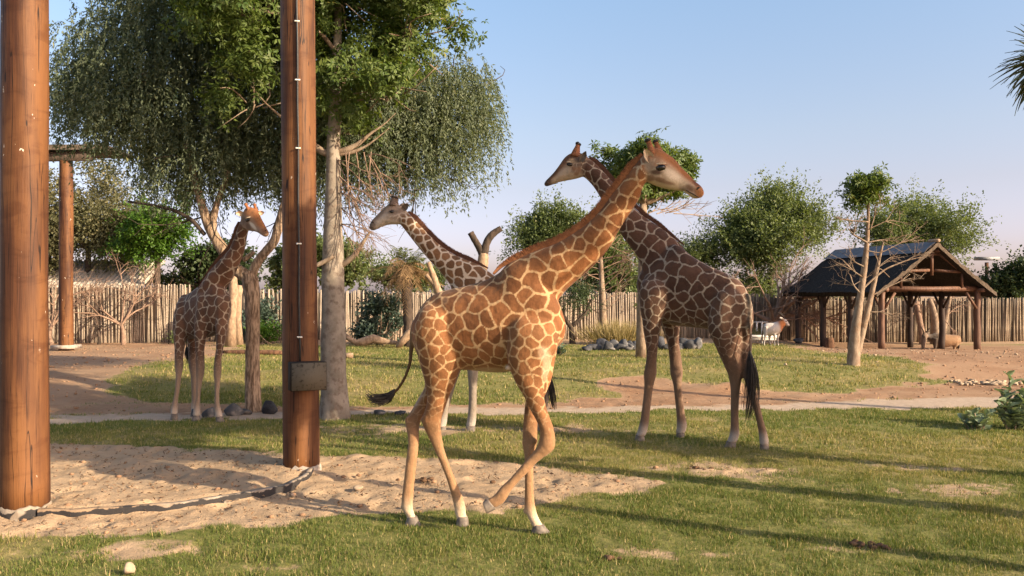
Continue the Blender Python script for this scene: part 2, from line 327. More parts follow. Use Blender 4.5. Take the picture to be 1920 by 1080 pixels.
def hgt(X, Y):
    X = np.asarray(X, float); Y = np.asarray(Y, float)
    q = Y - path_back(np.clip(X, -30, 30)) - 0.3
    s = sstep(0.0, 4.6, q) * (1 - 0.35 * sstep(5, 17, q))
    m = 0.16 * sstep(-2, -9, X) + 0.30 - 0.06 * sstep(6, 12, X)
    z = s * m + 0.10 * np.exp(-((Y - 28.3) / 4.2) ** 2) * sstep(20.5, 13.5, X) * sstep(1.5, 9, X)
    z = z - 0.06 * sstep(30, 36, Y) * sstep(6, 14, X) - 0.2 * sstep(31, 35.5, Y) * sstep(11, 16, X)
    bank = np.exp(-(((X - 5.2) / 0.9) ** 2 + ((Y - path_back(X) - 1.35) / 0.45) ** 2)); z = z + 0.16 * bank
    z = z + 0.05 * (fbm(X * 0.35, Y * 0.35, 5, 3) - 0.5) * sstep(5, 9, Y)
    near = np.where((Y < 16) & (X < 0), sstep(0.10, -0.22, polydist(X, Y, PLAT)), 0)
    z = z + 0.078 * near
    return z
def ground_masks(X, Y, Z):
    Yc = np.maximum(Y, 2.0); px = 960 + F * X / Yc; py = HY + F * (CAM_H - Z) / Yc
    wob = (fbm(X * 1.3, Y * 1.3, 11, 4) - 0.5); wf = (fbm(X * 5, Y * 5, 12, 3) - 0.5)
    kd_ = np.clip(8.5 / Yc, 0.12, 1) ** 1.3; wpx, wpy = px + wob * 120, py + (wob * 34 + wf * 14) * kd_
    def reg(P, soft): return sstep(soft, -soft, polydist(wpx * 0.25, wpy, np.array(P, float) * [0.25, 1]))
    sand = reg([(-900, 838), (90, 831), (300, 838), (420, 844), (530, 850), (620, 855), (760, 860), (900, 864), (1040, 878), (1180, 893), (1245, 905), (1190, 918), (1080, 935), (1010, 950), (900, 958), (760, 958), (640, 960), (540, 976), (420, 990), (300, 1003), (150, 1012), (-900, 1020)], 8)
    path = reg([(-900, 800), (90, 795), (350, 788), (660, 781), (850, 775), (1040, 775), (1300, 768), (1500, 770), (1700, 768), (1920, 762), (2500, 746), (2500, 722), (1920, 741), (1700, 752), (1450, 757), (1200, 762), (900, 765), (660, 770), (350, 776), (90, 782), (-900, 790)], 3)
    dirtL = np.clip(.62 + .8 * fbm(X * 1.2, Y * 1.2, 92, 4) - .1, 0, 1) * reg([(-900, 630), (430, 640), (420, 668), (330, 674), (240, 690), (200, 730), (250, 752), (90, 765), (-900, 785)], 8)
    brk = np.clip(.5 + 1.0 * fbm(X * 1.1, Y * 1.1, 91, 4), 0, 1)
    slope = brk * reg([(-900, 768), (90, 760), (230, 752), (420, 758), (700, 761), (900, 757), (1040, 756), (1140, 742), (1110, 712), (1190, 702), (1300, 720), (1400, 716), (1450, 734), (1560, 738), (1660, 724), (1780, 714), (1715, 700), (1760, 690), (1690, 670), (1500, 656), (1480, 642), (1920, 648), (2500, 655), (2500, 735), (1920, 745), (1450, 760), (900, 769), (400, 778), (-900, 792)], 6)
    far = sstep(650, 643, py + wob * 10)
    bare = np.maximum.reduce([sand, path, dirtL, slope, 0.75 * far])
    for bx, by, rx, ry, v in [(1320, 880, 150, 20, .95), (1810, 918, 150, 22, .85), (950, 806, 420, 9, .8), (150, 1040, 330, 24, .55), (560, 1062, 230, 14, .6), (1330, 1038, 150, 14, .6), (1600, 1030, 170, 16, .6), (1500, 800, 430, 10, .5), (1640, 870, 250, 16, .5), (1330, 660, 250, 8, .3), (760, 700, 260, 10, .3), (1230, 690, 120, 12, .4)]:
        bare = np.maximum(bare, .8 * v * np.exp(-((px - bx) / rx) ** 2 - ((py - by) / ry) ** 2) * (.12 + 1.5 * fbm(X * 5.2, Y * 5.2, 77, 4)))
    patch = fbm(X * 0.9, Y * 0.9, 31, 4)
    bare = np.clip(bare + 0.4 * sstep(0.64, 0.8, patch), 0, 1)
    brown = np.clip(np.maximum(dirtL * 0.8, slope * 0.95) * (1 - path) + 0.25 * far, 0, 1)
    dry = np.clip(sstep(0.4, 0.65, fbm(X * 0.6 + 9, Y * 0.6, 41, 4)) * 0.7 + 0.25 * np.exp(-((py - 700) / 60) ** 2), 0, 1)
    return 1 - bare, path, brown, dry

def axis(lo, hi, dense, step, growth, far):
    a = list(np.arange(dense[0], dense[1] + 1e-6, step)); s = step
    while a[-1] < far: s = min(s * growth, 60); a.append(a[-1] + s)
    b = []; s = step; x = dense[0]
    while x > -lo: s = min(s * growth, 60); x -= s; b.append(x)
    return np.array(b[::-1] + a)
gx = axis(500, 500, (-7.5, 7.5), 0.05, 1.07, 500)
gy = np.concatenate([np.array([-500, -200, -80, -30, -10, -3, 1, 3, 4.5]), np.arange(5.5, 13.5, 0.042), np.arange(13.5, 20, 0.08), np.arange(20, 44, 0.25), np.array([46, 50, 56, 64, 80, 110, 160, 240, 380, 600])])
GX, GYY = np.meshgrid(gx, gy); X = GX.ravel(); Y = GYY.ravel(); Z = hgt(X, Y)
gm, pm, bm_, dm = ground_masks(X, Y, Z)
soft = (1 - gm) * (1 - 0.8 * pm)
rough = (fbm(X * 6, Y * 6, 51, 3) - 0.5) * 0.024 + (fbm(X * 15, Y * 15, 52, 2) - 0.5) * 0.026
prints = -0.035 * sstep(0.62, 0.8, vnoise(X * 4.2, Y * 3.2, 57)) + 0.02 * sstep(0.62, 0.85, vnoise(X * 5.1 + 40, Y * 4.5, 58))
nearw = sstep(22, 12, Y) * sstep(4, 5.5, Y)
Z = Z + nearw * (rough + prints) * (0.22 + 0.78 * soft) + (1 - nearw) * sstep(14, 20, Y) * (fbm(X * 2, Y * 2, 61, 3) - 0.5) * 0.05 * (1 - pm)
nx, ny = len(gx), len(gy)
ii = (np.arange(ny - 1)[:, None] * nx + np.arange(nx - 1)[None]).ravel()
gme = mesh_np('ground', np.stack([X, Y, Z], 1), np.stack([ii, ii + 1, ii + nx + 1, ii + nx], 1), None, {'grass': gm, 'path': pm, 'brown': bm_, 'dry': dm}, True)
def ground_mat():
    m, n, l, b = newmat('ground_soil')
    at = lambda k: N(n, 'ShaderNodeAttribute', attribute_name=k).outputs['Fac']
    fine = noise(n, l, 9, 6, 0.65); mid = noise(n, l, 2.2, 5, 0.6); grit = noise(n, l, 45, 4, 0.7)
    sand = mixc(n, l, ramp(n, l, mid, 0.3, 0.7), (0.455, 0.325, 0.205), (0.385, 0.268, 0.163))
    sand = mixc(n, l, ramp(n, l, grit, 0.62, 0.75), sand, (0.22, 0.135, 0.08))
    brown = mixc(n, l, ramp(n, l, fine, 0.3, 0.7), (0.31, 0.18, 0.10), (0.22, 0.122, 0.07))
    path = mixc(n, l, ramp(n, l, fine, 0.35, 0.7), (0.46, 0.36, 0.27), (0.38, 0.29, 0.21))
    turf = mixc(n, l, ramp(n, l, fine, 0.3, 0.7), (0.115, 0.13, 0.034), (0.225, 0.205, 0.072))
    turf = mixc(n, l, at('dry'), turf, mixc(n, l, ramp(n, l, fine, 0.4, 0.6), (0.22, 0.185, 0.068), (0.29, 0.225, 0.105)))
    brown = mixc(n, l, ramp(n, l, noise(n, l, 0.55, 5, 0.65), 0.4, 0.62), brown, (0.34, 0.21, 0.125))
    c = mixc(n, l, at('brown'), sand, brown); c = mixc(n, l, at('path'), c, path)
    a = N(n, 'ShaderNodeMath', operation='MULTIPLY_ADD'); l.new(fine, a.inputs[0]); a.inputs[1].default_value = 0.7; a.inputs[2].default_value = -0.35
    a2 = N(n, 'ShaderNodeMath', operation='ADD'); l.new(a.outputs[0], a2.inputs[0]); l.new(at('grass'), a2.inputs[1])
    c = mixc(n, l, ramp(n, l, a2.outputs[0], 0.38, 0.62), c, turf)
    l.new(c, b.inputs['Base Color']); b.inputs['Roughness'].default_value = 0.95; b.inputs['Specular IOR Level'].default_value = 0.1
    mx = N(n, 'ShaderNodeMath', operation='ADD'); l.new(fine, mx.inputs[0]); l.new(grit, mx.inputs[1])
    bump(n, l, b, mx.outputs[0], 0.55, 0.04); return m
ground = link('ground', gme, ground_mat()); tag(ground, 'sandy ground with turf and a pale track crossing behind the giraffes', None, None, 'structure')

def ZG(x, y): return float(hgt(np.array([x]), np.array([y]))[0])
def grass_sheet(name, n, y0, y1, L, Wd, lean, label, seed, dens=0.25, pw=1.0, tmin=None):
    rg = np.random.default_rng(seed)
    Y = y0 + (y1 - y0) * rg.random(n * 2) ** pw; X = (rg.random(n * 2) * 2 - 1) * (0.63 * Y + 2.6)
    # thin out the rows so that the density stays even on the ground
    Z = hgt(X, Y); g, p, br, dry = ground_masks(X, Y, Z)
    pr = np.clip((g - dens) / (1 - dens), 0, 1)
    tuft = fbm(X * 3.5, Y * 3.5, seed, 3); pr = pr * np.clip(0.25 + 2.6 * (tuft - 0.3), 0.12, 1)
    if tmin is not None: pr = np.where(g > .2, 1, 0) * np.clip((fbm(X * 7, Y * 7, seed + 5, 3) - tmin) * 9, 0, 1)
    k = rg.random(n * 2) < pr; X, Y, Z, dry, tuft = X[k][:n], Y[k][:n], Z[k][:n], dry[k][:n], tuft[k][:n]
    m = len(X); sz = (0.6 + 0.8 * rg.random(m)) * (0.75 + 0.6 * tuft)
    ln = L * sz; w = Wd * (0.7 + 0.6 * rg.random(m)); a = rg.random(m) * 2 * math.pi; th = np.abs(rg.normal(0, lean, m)).clip(0, 1.45)
    dx, dy, dz = np.cos(a) * np.sin(th) * ln, np.sin(a) * np.sin(th) * ln, np.cos(th) * ln
    fa = rg.random(m) * math.pi; sx, sy = np.cos(fa) * w / 2, np.sin(fa) * w / 2
    Z = Z - 0.008
    v = np.stack([np.stack([X - sx, Y - sy, Z], 1), np.stack([X + sx, Y + sy, Z], 1), np.stack([X + dx, Y + dy, Z + dz + 0.004], 1)], 1).reshape(-1, 3)
    var = np.clip(0.17 + 0.6 * dry + 0.24 * rg.standard_normal(m), 0, 0.88); straw = rg.random(m) < 0.09 + 0.14 * dry; var[straw] = 1.0
    me = mesh_np(name, v, None, np.arange(m * 3).reshape(-1, 3), {'var': np.repeat(var, 3)})
    return tag(link(name, me, MAT['grass']), label, 'grass', None, 'stuff')
grass_sheet('near_grass', 440000, 6.6, 12.5, 0.036, 0.0075, 0.95, 'short patchy green grass on the near lawn', 101, 0.22, 0.8)
grass_sheet('middle_grass', 205000, 12.5, 18.5, 0.046, 0.012, 0.9, 'short grass between the near lawn and the track', 102, 0.25, 0.85)
grass_sheet('grass_tufts', 52000, 6.6, 15.5, 0.075, 0.008, 0.7, 'longer grass tufts standing out of the near lawn', 104, 0.2, 0.85, .6)
grass_sheet('far_grass', 155000, 17.5, 38, 0.06, 0.022, 0.7, 'dry green grass on the bank behind the track', 103, 0.3, 0.9)
def blob(name, c, size, mat, seed, jag=0.28, sub=3, flat=0.0, **kw):
    import bmesh
    b_ = bmesh.new(); bmesh.ops.create_icosphere(b_, subdivisions=sub, radius=1); rg = np.random.default_rng(seed)
    v = np.array([q.co[:] for q in b_.verts]); f_ = np.array([[x.index for x in q.verts] for q in b_.faces]); b_.free()
    k = rg.normal(0, 1, (11, 3)); k /= np.linalg.norm(k, axis=1, keepdims=True); o = rg.uniform(0.5, 1.0, 11)
    d = v @ k.T; r = np.min(np.where(d > 0.05, o / np.maximum(d, 0.05), 9), axis=1); r = np.minimum(r, 1.1) * (1 + 0.008 * rg.standard_normal(len(v)))
    v = v * r[:, None] * np.asarray(size) / 2 + np.asarray(c)
    m = MB(); m.raw(v, t=f_); return m
# loose straw lying on the sand
mb = MB(); rg = np.random.default_rng(5)
for k in range(420):
    Yk = 7 + 6.5 * rg.random(); Xk = (rg.random() * 2 - 1) * 0.62 * Yk; a = rg.random() * 6.28; ln = 0.04 + 0.13 * rg.random(); z = ZG(Xk, Yk) + 0.014
    d = np.array([math.cos(a), math.sin(a), 0.05 * rg.standard_normal()]) * ln; s = np.array([-math.sin(a), math.cos(a), 0]) * 0.003
    p = np.array([Xk, Yk, z]); mb.raw([p - s, p + s, p + d + s * .4 + [0, 0, .01], p + d - s * .4 + [0, 0, .01]], q=[(0, 1, 2, 3)], var=0.3 + 0.7 * rg.random())
tag(mb.build('straw_litter', MAT['straw_tall']), 'loose pale straw stems scattered over sand and lawn', 'straw', None, 'stuff')

# leaf litter and crumbs on the bare sand
mb = MB(); Yk = 8 + 5.5 * rg.random(5000); Xk = (rg.random(5000) * 2 - 1) * .62 * Yk; Zk = hgt(Xk, Yk); gk = ground_masks(Xk, Yk, Zk)[0]; kk = gk < .35; Xk, Yk, Zk = Xk[kk], Yk[kk], Zk[kk]; n_ = len(Xk)
ax_ = rg.normal(0, 1, (n_, 3)) * [1, 1, .35]; mb.leaves(np.stack([Xk, Yk, Zk + .012], 1), ax_, rg.normal(0, .5, (n_, 3)) + [0, 0, 1], .02 + .06 * rg.random(n_) ** 2, .012 + .018 * rg.random(n_), rg.random(n_), .5)
tag(mb.build('leaf_litter', leafmat('dead_litter', (.15, .09, .052), (.32, .21, .12), None, .1, .9)), 'dry brown leaf litter strewn over the bare sand', 'leaf litter', None, 'stuff')

# clods of earth on the bare banks
mb = MB(); pb = [blob('c', (0, 0, 0), (1, .9, .6), None, 900 + k, sub=1) for k in range(5)]
Yk = np.concatenate([16 + 16 * rg.random(2600), 7.5 + 6 * rg.random(500)]); Xk = (rg.random(3100) * 2 - 1) * .62 * Yk; Zk = hgt(Xk, Yk); gk, pk = ground_masks(Xk, Yk, Zk)[:2]; kk = (gk < .45) & (pk < .4)
for x_, y_, z_ in zip(Xk[kk], Yk[kk], Zk[kk]):
    b_ = pb[rg.integers(0, 5)]; s_ = .02 + .07 * rg.random() ** 3 + .0012 * y_; mb.raw(b_.v[0] * s_ + [x_, y_, z_ + s_ * .1], t=b_.t[0], var=rg.random())
tag(mb.build('earth_clods', basic('earth_clod', (.33, .2, .115), (.22, .13, .075), 12, rough=.95, bmp=.5)), 'small clods of earth scattered on the bare banks', 'clods', None, 'stuff')

# ------------------------------------------------------------------ near shelter posts, kerb
def post_mb(x, y, z0, z1, r, lean=(0, 0), n=40):
    zs = np.linspace(z0, z1, 26); pts = np.stack([x + lean[0] * (zs - z0), y + lean[1] * (zs - z0), zs], 1)
    m = MB(); m.tube(pts, r * (1 - 0.012 * (zs - z0)) * (1 + 0.006 * RNG.standard_normal(26)), n); v = m.v[0]
    a = np.arctan2(v[:, 1] - y, v[:, 0] - x); v[:, 0] += 0.006 * np.sin(3 * a + 1.3 * v[:, 2]); v[:, 1] += 0.005 * np.cos(2 * a + v[:, 2]); return m
p = G(41, 966); p1 = thing('timber_post', 'thick varnished log post on white plaster foot at left edge', 'post', (p[0], p[1], 0.0), 'log posts of the feeding shelter')
R1 = 0.233
post_mb(p[0], p[1] + 0.05, 0.04, 7.2, R1).build('shaft', MAT['post'], p1, True)
m = MB(); a = np.arange(36) / 36 * 2 * math.pi; rr = 0.256 * (1 + 0.012 * RNG.standard_normal(36)); top = 0.10 + 0.014 * np.sin(5 * a) + 0.009 * RNG.standard_normal(36)
rings = [np.stack([p[0] + rr * np.cos(a) * s, p[1] + 0.05 + rr * np.sin(a) * s, z + 0 * a], 1) for s, z in ((1.02, -0.1), (1.0, 0.05), (0.98, top), (0.9, top + 0.012), (0.8, top - 0.02))]
j = np.arange(36); k = (j + 1) % 36
m.raw(np.concatenate(rings), np.concatenate([np.stack([i * 36 + j, i * 36 + k, (i + 1) * 36 + k, (i + 1) * 36 + j], 1) for i in range(4)]))
m.build('plaster_foot', MAT['foot_paint'], p1, True)
p = G(561, 888); p2 = thing('timber_post', 'varnished log post carrying a conduit and steel junction box', 'post', (p[0], p[1], 0.0), 'log posts of the feeding shelter')
R2 = 0.229; x2, y2 = p[0], p[1] + 0.12
post_mb(x2, y2, -0.05, 7.2, R2, (-0.0085, 0)).build('shaft', MAT['post'], p2, True)
m = MB(); a = np.arange(30) / 30 * 2 * math.pi; tp = 0.10 + 0.02 * RNG.standard_normal(30)
rings = [np.stack([x2 + r * np.cos(a), y2 + r * np.sin(a), z + 0 * a], 1) for r, z in ((0.262, -0.1), (0.25, 0.07), (0.235, tp), (0.2, tp))]
j = np.arange(30); k = (j + 1) % 30
m.raw(np.concatenate(rings), np.concatenate([np.stack([i * 30 + j, i * 30 + k, (i + 1) * 30 + k, (i + 1) * 30 + j], 1) for i in range(3)])); m.build('plaster_foot', MAT['plaster'], p2, True)
ang = R(-78); cx, cy = math.cos(ang), math.sin(ang)
zz = np.linspace(1.42, 7.2, 24); m = MB()
m.tube(np.stack([x2 + (R2 + 0.012) * cx - 0.0085 * zz + 0.003 * np.sin(zz * 5), y2 + (R2 + 0.012) * cy + 0 * zz, zz], 1), 0.0125, 8)
cond = m.build('conduit', MAT['pipe'], p2, True)
for zc in [W(0, q, y2 - R2)[2] for q in (632, 457, 278, 150, 40)]:
    m = MB(); th = np.linspace(ang - 0.13, ang + 0.13, 7)
    m.tube(np.stack([x2 - 0.0085 * zc + (R2 + 0.016) * np.cos(th), y2 + (R2 + 0.016) * np.sin(th), zc + 0 * th], 1), 0.011, 6)
    m.build('pipe_clip', MAT['clip'], cond)
m = MB(); bz0, bz1 = W(0, 732, y2 - 0.36)[2], W(0, 679, y2 - 0.36)[2]
m.box((x2 + 0.15, y2 - 0.31, (bz0 + bz1) / 2), (0.44, 0.2, bz1 - bz0), R(25)); bx = m.build('junction_box', MAT['box_side'], p2)
m = MB(); m.box((x2 + 0.15 + 0.045, y2 - 0.31 - 0.097, (bz0 + bz1) / 2), (0.425, 0.014, bz1 - bz0 - 0.015), R(25)); m.build('box_lid', MAT['metal_box'], bx)
# kerb: swept low wall
kp = np.array(KERB); t = np.linspace(0, len(kp) - 1, 90); kx = np.interp(t, np.arange(len(kp)), kp[:, 0]); ky = np.interp(t, np.arange(len(kp)), kp[:, 1])
for _ in range(6): kx[1:-1] = (kx[:-2] + kx[1:-1] * 2 + kx[2:]) / 4; ky[1:-1] = (ky[:-2] + ky[1:-1] * 2 + ky[2:]) / 4
tx, ty = np.gradient(kx), np.gradient(ky); ln = np.hypot(tx, ty); nxv, nyv = ty / ln, -tx / ln
wv = lambda k: 0.003 * np.sin(t * k) + 0.002 * RNG.standard_normal(90)
prof = [(0.0, -0.12), (0.0, 0.074), (-0.008, 0.086), (-0.06, 0.088), (-0.09, 0.03)]
rings = np.stack([np.stack([kx + nxv * (o + wv(9)), ky + nyv * (o + wv(7)), z + wv(5) * (z > 0)], 1) for o, z in prof], 1)
v = rings.reshape(-1, 3); i0 = np.arange(89)[:, None] * 5 + np.arange(4)[None]; i0 = i0.ravel()
m = MB(); m.raw(v, np.stack([i0, i0 + 5, i0 + 6, i0 + 1], 1)); tag(m.build('kerb', MAT['kerb'], None, False), 'low curved white kerb with worn black paint between log posts', 'kerb')

# distant shelter at left
b = W(124, 651, 29.6); sh = thing('log_shelter', 'dark roofed shelter on a single visible log post behind left post', 'shelter', (b[0], b[1], b[2]))
post_mb(b[0], b[1], b[2] - 0.15, 7.0, 0.235).build('post', MAT['post'], sh, True)
m = MB(); m.box((b[0], b[1], b[2] + 0.02), (0.72, 0.72, 0.12)); m.build('foot_slab', MAT['plaster'], sh)
m = MB(); m.tube([(b[0] - 5, b[1] + 0.3, 7.05), (b[0] + 1.0, b[1] - 0.2, 7.05)], 0.19, 10); m.build('beam', MAT['bark_dark'], sh)
m = MB(); m.raw([(b[0] - 6, b[1] - .5, 7.2), (b[0] + 1.6, b[1] - .5, 7.2), (b[0] + 1.6, b[1] + 2, 7.3), (b[0] - 6, b[1] + 2, 7.3), (b[0] - 6, b[1] - .5, 7.38), (b[0] + 1.6, b[1] - .5, 7.38), (b[0] + 1, b[1] + 2, 7.6), (b[0] - 6, b[1] + 2, 7.6)], [(0, 1, 2, 3), (4, 5, 6, 7), (0, 1, 5, 4), (1, 2, 6, 5), (2, 3, 7, 6), (3, 0, 4, 7)])
m.build('roof', MAT['thatch_edge'], sh)

MAT['mat'] = basic('reed_backing', (0.27, 0.215, 0.155), (0.16, 0.125, 0.088), 1.0, (30, 30, .8), rough=0.95, bmp=0.6)
# ------------------------------------------------------------------ fences: every stick a part
def fence(name, label, ends, mat, gap, r, h0, h1, cap=300, group=None):
    (xa, ya), (xb, yb) = ends; L = math.hypot(xb - xa, yb - ya); n = int(L / gap)
    f = thing(name, label, 'fence', ((xa + xb) / 2, (ya + yb) / 2, ZG((xa + xb) / 2, (ya + yb) / 2)), group)
    dx, dy = (xb - xa) / L, (yb - ya) / L; protos = []
    for k in range(6):
        m = MB(); bend = RNG.normal(0, 0.012, 2); zs = np.array([-0.15, 0.7, 1.4, 2.04 + 0.03 * RNG.random()])
        m.tube(np.stack([np.sin(zs * 1.4) * bend[0] * 1.5, np.sin(zs + 1) * bend[1], zs], 1), r * RNG.uniform(.75, 1.35) * np.array([1.05, 1, 0.95, 0.85]), 6)
        me = m.data('pole_mesh', smooth=True); me.materials.append(mat); protos.append(me)
    stuff = MB(); vis = 0
    for i in range(n):
        s = (i + 0.5 + RNG.uniform(-0.22, 0.22)) * gap; x, y = xa + dx * s + RNG.normal(0, 0.018), ya + dy * s + RNG.normal(0, 0.03)
        if RNG.random() < 0.025: continue
        z = ZG(x, y); sc = RNG.uniform(h0, h1) / 2.05; px = 960 + F * x / y
        if vis < cap and -20 < px < 1940:
            o = bpy.data.objects.new('fence_pole', protos[i % 6]); COL.objects.link(o); o.parent = f
            o.location = Vector((x, y, z)) - f.location; o.rotation_euler = (RNG.normal(0, 0.014), RNG.normal(0, 0.026), RNG.random() * 6.28); o.scale = (1, 1, sc); vis += 1
        else: stuff.tube([(x, y, z - 0.15), (x + RNG.normal(0, 0.02), y, z + sc * 2.05)], r, 5)
    nb = 40; tb = np.linspace(0, 1, nb); m = MB(); bx_, by_ = xa + (xb - xa) * tb, ya + (yb - ya) * tb + .07; zb_ = hgt(bx_, by_); i_ = np.arange(nb - 1)
    m.raw(np.concatenate([np.stack([bx_, by_, zb_ - .1], 1), np.stack([bx_, by_, zb_ + h0 * .965], 1), np.stack([bx_, by_ + .03, zb_ - .1], 1), np.stack([bx_, by_ + .03, zb_ + h0 * .965], 1)]), np.concatenate([np.stack([i_, i_ + 1, i_ + 1 + nb, i_ + nb], 1), np.stack([i_, i_ + 1, i_ + 1 + nb, i_ + nb], 1) + 2 * nb])); m.build('reed_mat', MAT['mat'], f)
    if stuff.n: tag(stuff.build('more_poles', mat, f), kind='stuff')
    for zr in (0.75, 1.75):
        m = MB(); m.tube([(xa, ya + 0.1, ZG(xa, ya) + zr), ((xa + xb) / 2, (ya + yb) / 2 + 0.1, ZG((xa + xb) / 2, (ya + yb) / 2) + zr), (xb, yb + 0.1, ZG(xb, yb) + zr)], 0.035, 6); m.build('rail', mat, f)
    return f
fence('reed_fence', 'tall sunlit reed fence behind the bare bush at left', ((-22.0, 33.6), (-13.2, 35.0)), MAT['reed'], 0.052, 0.03, 2.32, 2.38, 200)
fence('pole_fence', 'long weathered pole fence along the back of the enclosure', ((-13.1, 35.2), (9.5, 41.0)), MAT['reed'], 0.064, 0.035, 2.1, 2.18, 290)
fence('stick_fence', 'grey brown stick fence behind the thatched pavilion at right', ((9.55, 41.0), (27.5, 43.0)), MAT['fence'], 0.068, 0.034, 2.12, 2.19, 290)

# shed with pale ribbed roof beyond the left fence
sx = W(90, 0, 44)[0] - 6; ex = W(262, 0, 44)[0]; sd_ = thing('shed', 'low shed with pale ribbed roof beyond the left fence', 'shed', ((sx + ex) / 2, 46, 0.3))
m = MB(); m.box(((sx + ex) / 2, 47.5, 1.3), (ex - sx - 0.6, 5.4, 2.2)); m.build('wall', MAT['plaster'], sd_)
xs = np.linspace(sx, ex, int((ex - sx) / 0.24 * 4) + 1); ph = np.abs(((xs - sx) / 0.24) % 1 - 0.5) * 2; rz = 0.09 * sstep(0.35, 0.75, ph)
zl, zh = W(0, 545, 44)[2], W(0, 494, 44)[2]
v = np.concatenate([np.stack([xs, 44 + 0 * xs, zl + rz], 1), np.stack([xs, 47.4 + 0 * xs, zh + 0.25 + rz], 1)]); n_ = len(xs); i = np.arange(n_ - 1)
m = MB(); m.raw(v, np.stack([i, i + 1, i + 1 + n_, i + n_], 1)); m.build('roof', MAT['sheet'], sd_)

# ------------------------------------------------------------------ pavilion
PA, PU, PV = np.array([14.29, 33.0]), np.array([math.cos(R(12)), math.sin(R(12))]), np.array([-math.sin(R(12)), math.cos(R(12))])
def PP(u, v, z): q = PA + PU * u + PV * v; return np.array([q[0], q[1], z])
PW, PL, EZ, RZ = 4.28, 6.0, 2.42, 4.28
pav = thing('thatched_pavilion', 'open pavilion with dark thatched gable roof on log posts', 'pavilion', tuple(PP(PW / 2, PL / 2, 0)))
for u in (0, PW):
    for v_ in (0, 2, 4, 6):
        q = PP(u, v_, 0); g = ZG(q[0], q[1]); m = MB(); zs = np.linspace(g - 0.1, EZ, 7)
        m.tube(np.stack([q[0] + RNG.normal(0, .012, 7), q[1] + RNG.normal(0, .012, 7), zs], 1), 0.125 * np.linspace(1.06, 0.92, 7), 10); pm_ = MAT['pole' if v_ == 0 else 'pole_shaded']; po = m.build('post', pm_, pav, True)
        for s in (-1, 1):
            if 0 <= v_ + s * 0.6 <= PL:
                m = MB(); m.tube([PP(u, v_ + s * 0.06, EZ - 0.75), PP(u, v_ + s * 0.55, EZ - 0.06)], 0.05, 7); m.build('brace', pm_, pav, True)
for u, s in ((0, 1), (PW, -1)):
    m = MB(); m.tube([PP(u + s * 0.08, -0.05, EZ - 0.72), PP(u + s * 0.55, -0.05, EZ - 0.1)], 0.055, 7); m.build('brace', MAT['pole'], pav, True)
    m = MB(); m.tube([PP(u, -0.35, EZ + 0.02), PP(u, PL + 0.4, EZ + 0.02)], 0.09, 8); m.build('wall_plate', MAT['pole'], pav, True)
for v_ in (-0.02, 2, 4, 6):
    m = MB(); m.tube([PP(-0.15, v_, EZ + 0.08), PP(PW * .5, v_, EZ + 0.05), PP(PW + 0.15, v_, EZ + 0.08)], 0.10 if v_ < 0 else 0.085, 9); m.build('tie_beam', MAT['pole'], pav, True)
for (u0, z0, u1, z1, r) in ((0.78, EZ + .1, 0.78, 3.22, .05), (PW - .78, EZ + .1, PW - .78, 3.22, .05), (0.7, 3.16, PW / 2 - .12, 3.2, .06), (PW / 2 + .12, 3.2, PW - .7, 3.14, .06), (PW / 2, 3.0, PW / 2, 4.15, .065), (PW / 2 - .48, 3.83, PW / 2 + .5, 3.83, .05)):
    m = MB(); m.tube([PP(u0, -0.1, z0), PP(u1, -0.1, z1)], r, 8); m.build('truss_pole', MAT['pole'], pav, True)
for s in (-1, 1):
    m = MB(); m.tube([PP(PW / 2 + s * .17, -0.3, 3.97), PP(PW / 2 + s * .17, PL + .3, 3.97)], 0.075, 9); m.build('purlin', MAT['pole'], pav, True)
    for v_ in (-0.1, 2, 4, 6.1):
        m = MB(); m.tube([PP(PW / 2, v_, RZ - 0.22), PP(PW / 2 + s * (PW / 2 + .42), v_, EZ - .08)], 0.06, 8); m.build('rafter', MAT['pole'], pav, True)
OV, EO = 0.45, 0.52
for s, nm in ((-1, 'roof'), (1, 'roof')):
    hw = PW / 2 + EO; nu, nv = 24, 40; V = []
    for lay in (0, 1):
        for a in range(nu + 1):
            for b_ in range(nv + 1):
                f_ = a / nu; z = RZ - f_ * (RZ - EZ + 0.08) - (0.17 if lay else 0) + (0.018 * RNG.standard_normal() if not lay else 0) - 0.05 * math.sin(math.pi * f_)
                V.append(PP(PW / 2 + s * hw * f_, -OV + (PL + 2 * OV) * b_ / nv + (0.015 * RNG.standard_normal()), z))
    V = np.array(V); idx = lambda l_, a, b_: l_ * (nu + 1) * (nv + 1) + a * (nv + 1) + b_
    q = []; qe = []
    for a in range(nu):
        for b_ in range(nv):
            for l_ in (0, 1): q.append((idx(l_, a, b_), idx(l_, a + 1, b_), idx(l_, a + 1, b_ + 1), idx(l_, a, b_ + 1)))
        for b_ in (0, nv): qe.append((idx(0, a, b_), idx(0, a + 1, b_), idx(1, a + 1, b_), idx(1, a, b_)))
    for b_ in range(nv): q.append((idx(0, nu, b_), idx(0, nu, b_ + 1), idx(1, nu, b_ + 1), idx(1, nu, b_)))
    m = MB(); m.raw(V, q); ro = m.build('roof_slope', MAT['thatch'], pav)
    m = MB(); m.raw(V, qe); v0 = m.v[0]; m.build('thatch_edge', MAT['thatch_edge'], ro)
    m = MB(); w_ = 0.62
    a_, b1 = PW / 2, PW / 2 + s * w_; zt = RZ + 0.05; zb = RZ + 0.05 - w_ / hw * (RZ - EZ + .08)
    m.raw([PP(a_, -OV + .02, zt), PP(b1, -OV + .02, zb), PP(b1, PL + OV - .02, zb), PP(a_, PL + OV - .02, zt)], [(0, 1, 2, 3)]); m.build('ridge_sheet', MAT['ridge'], pav)
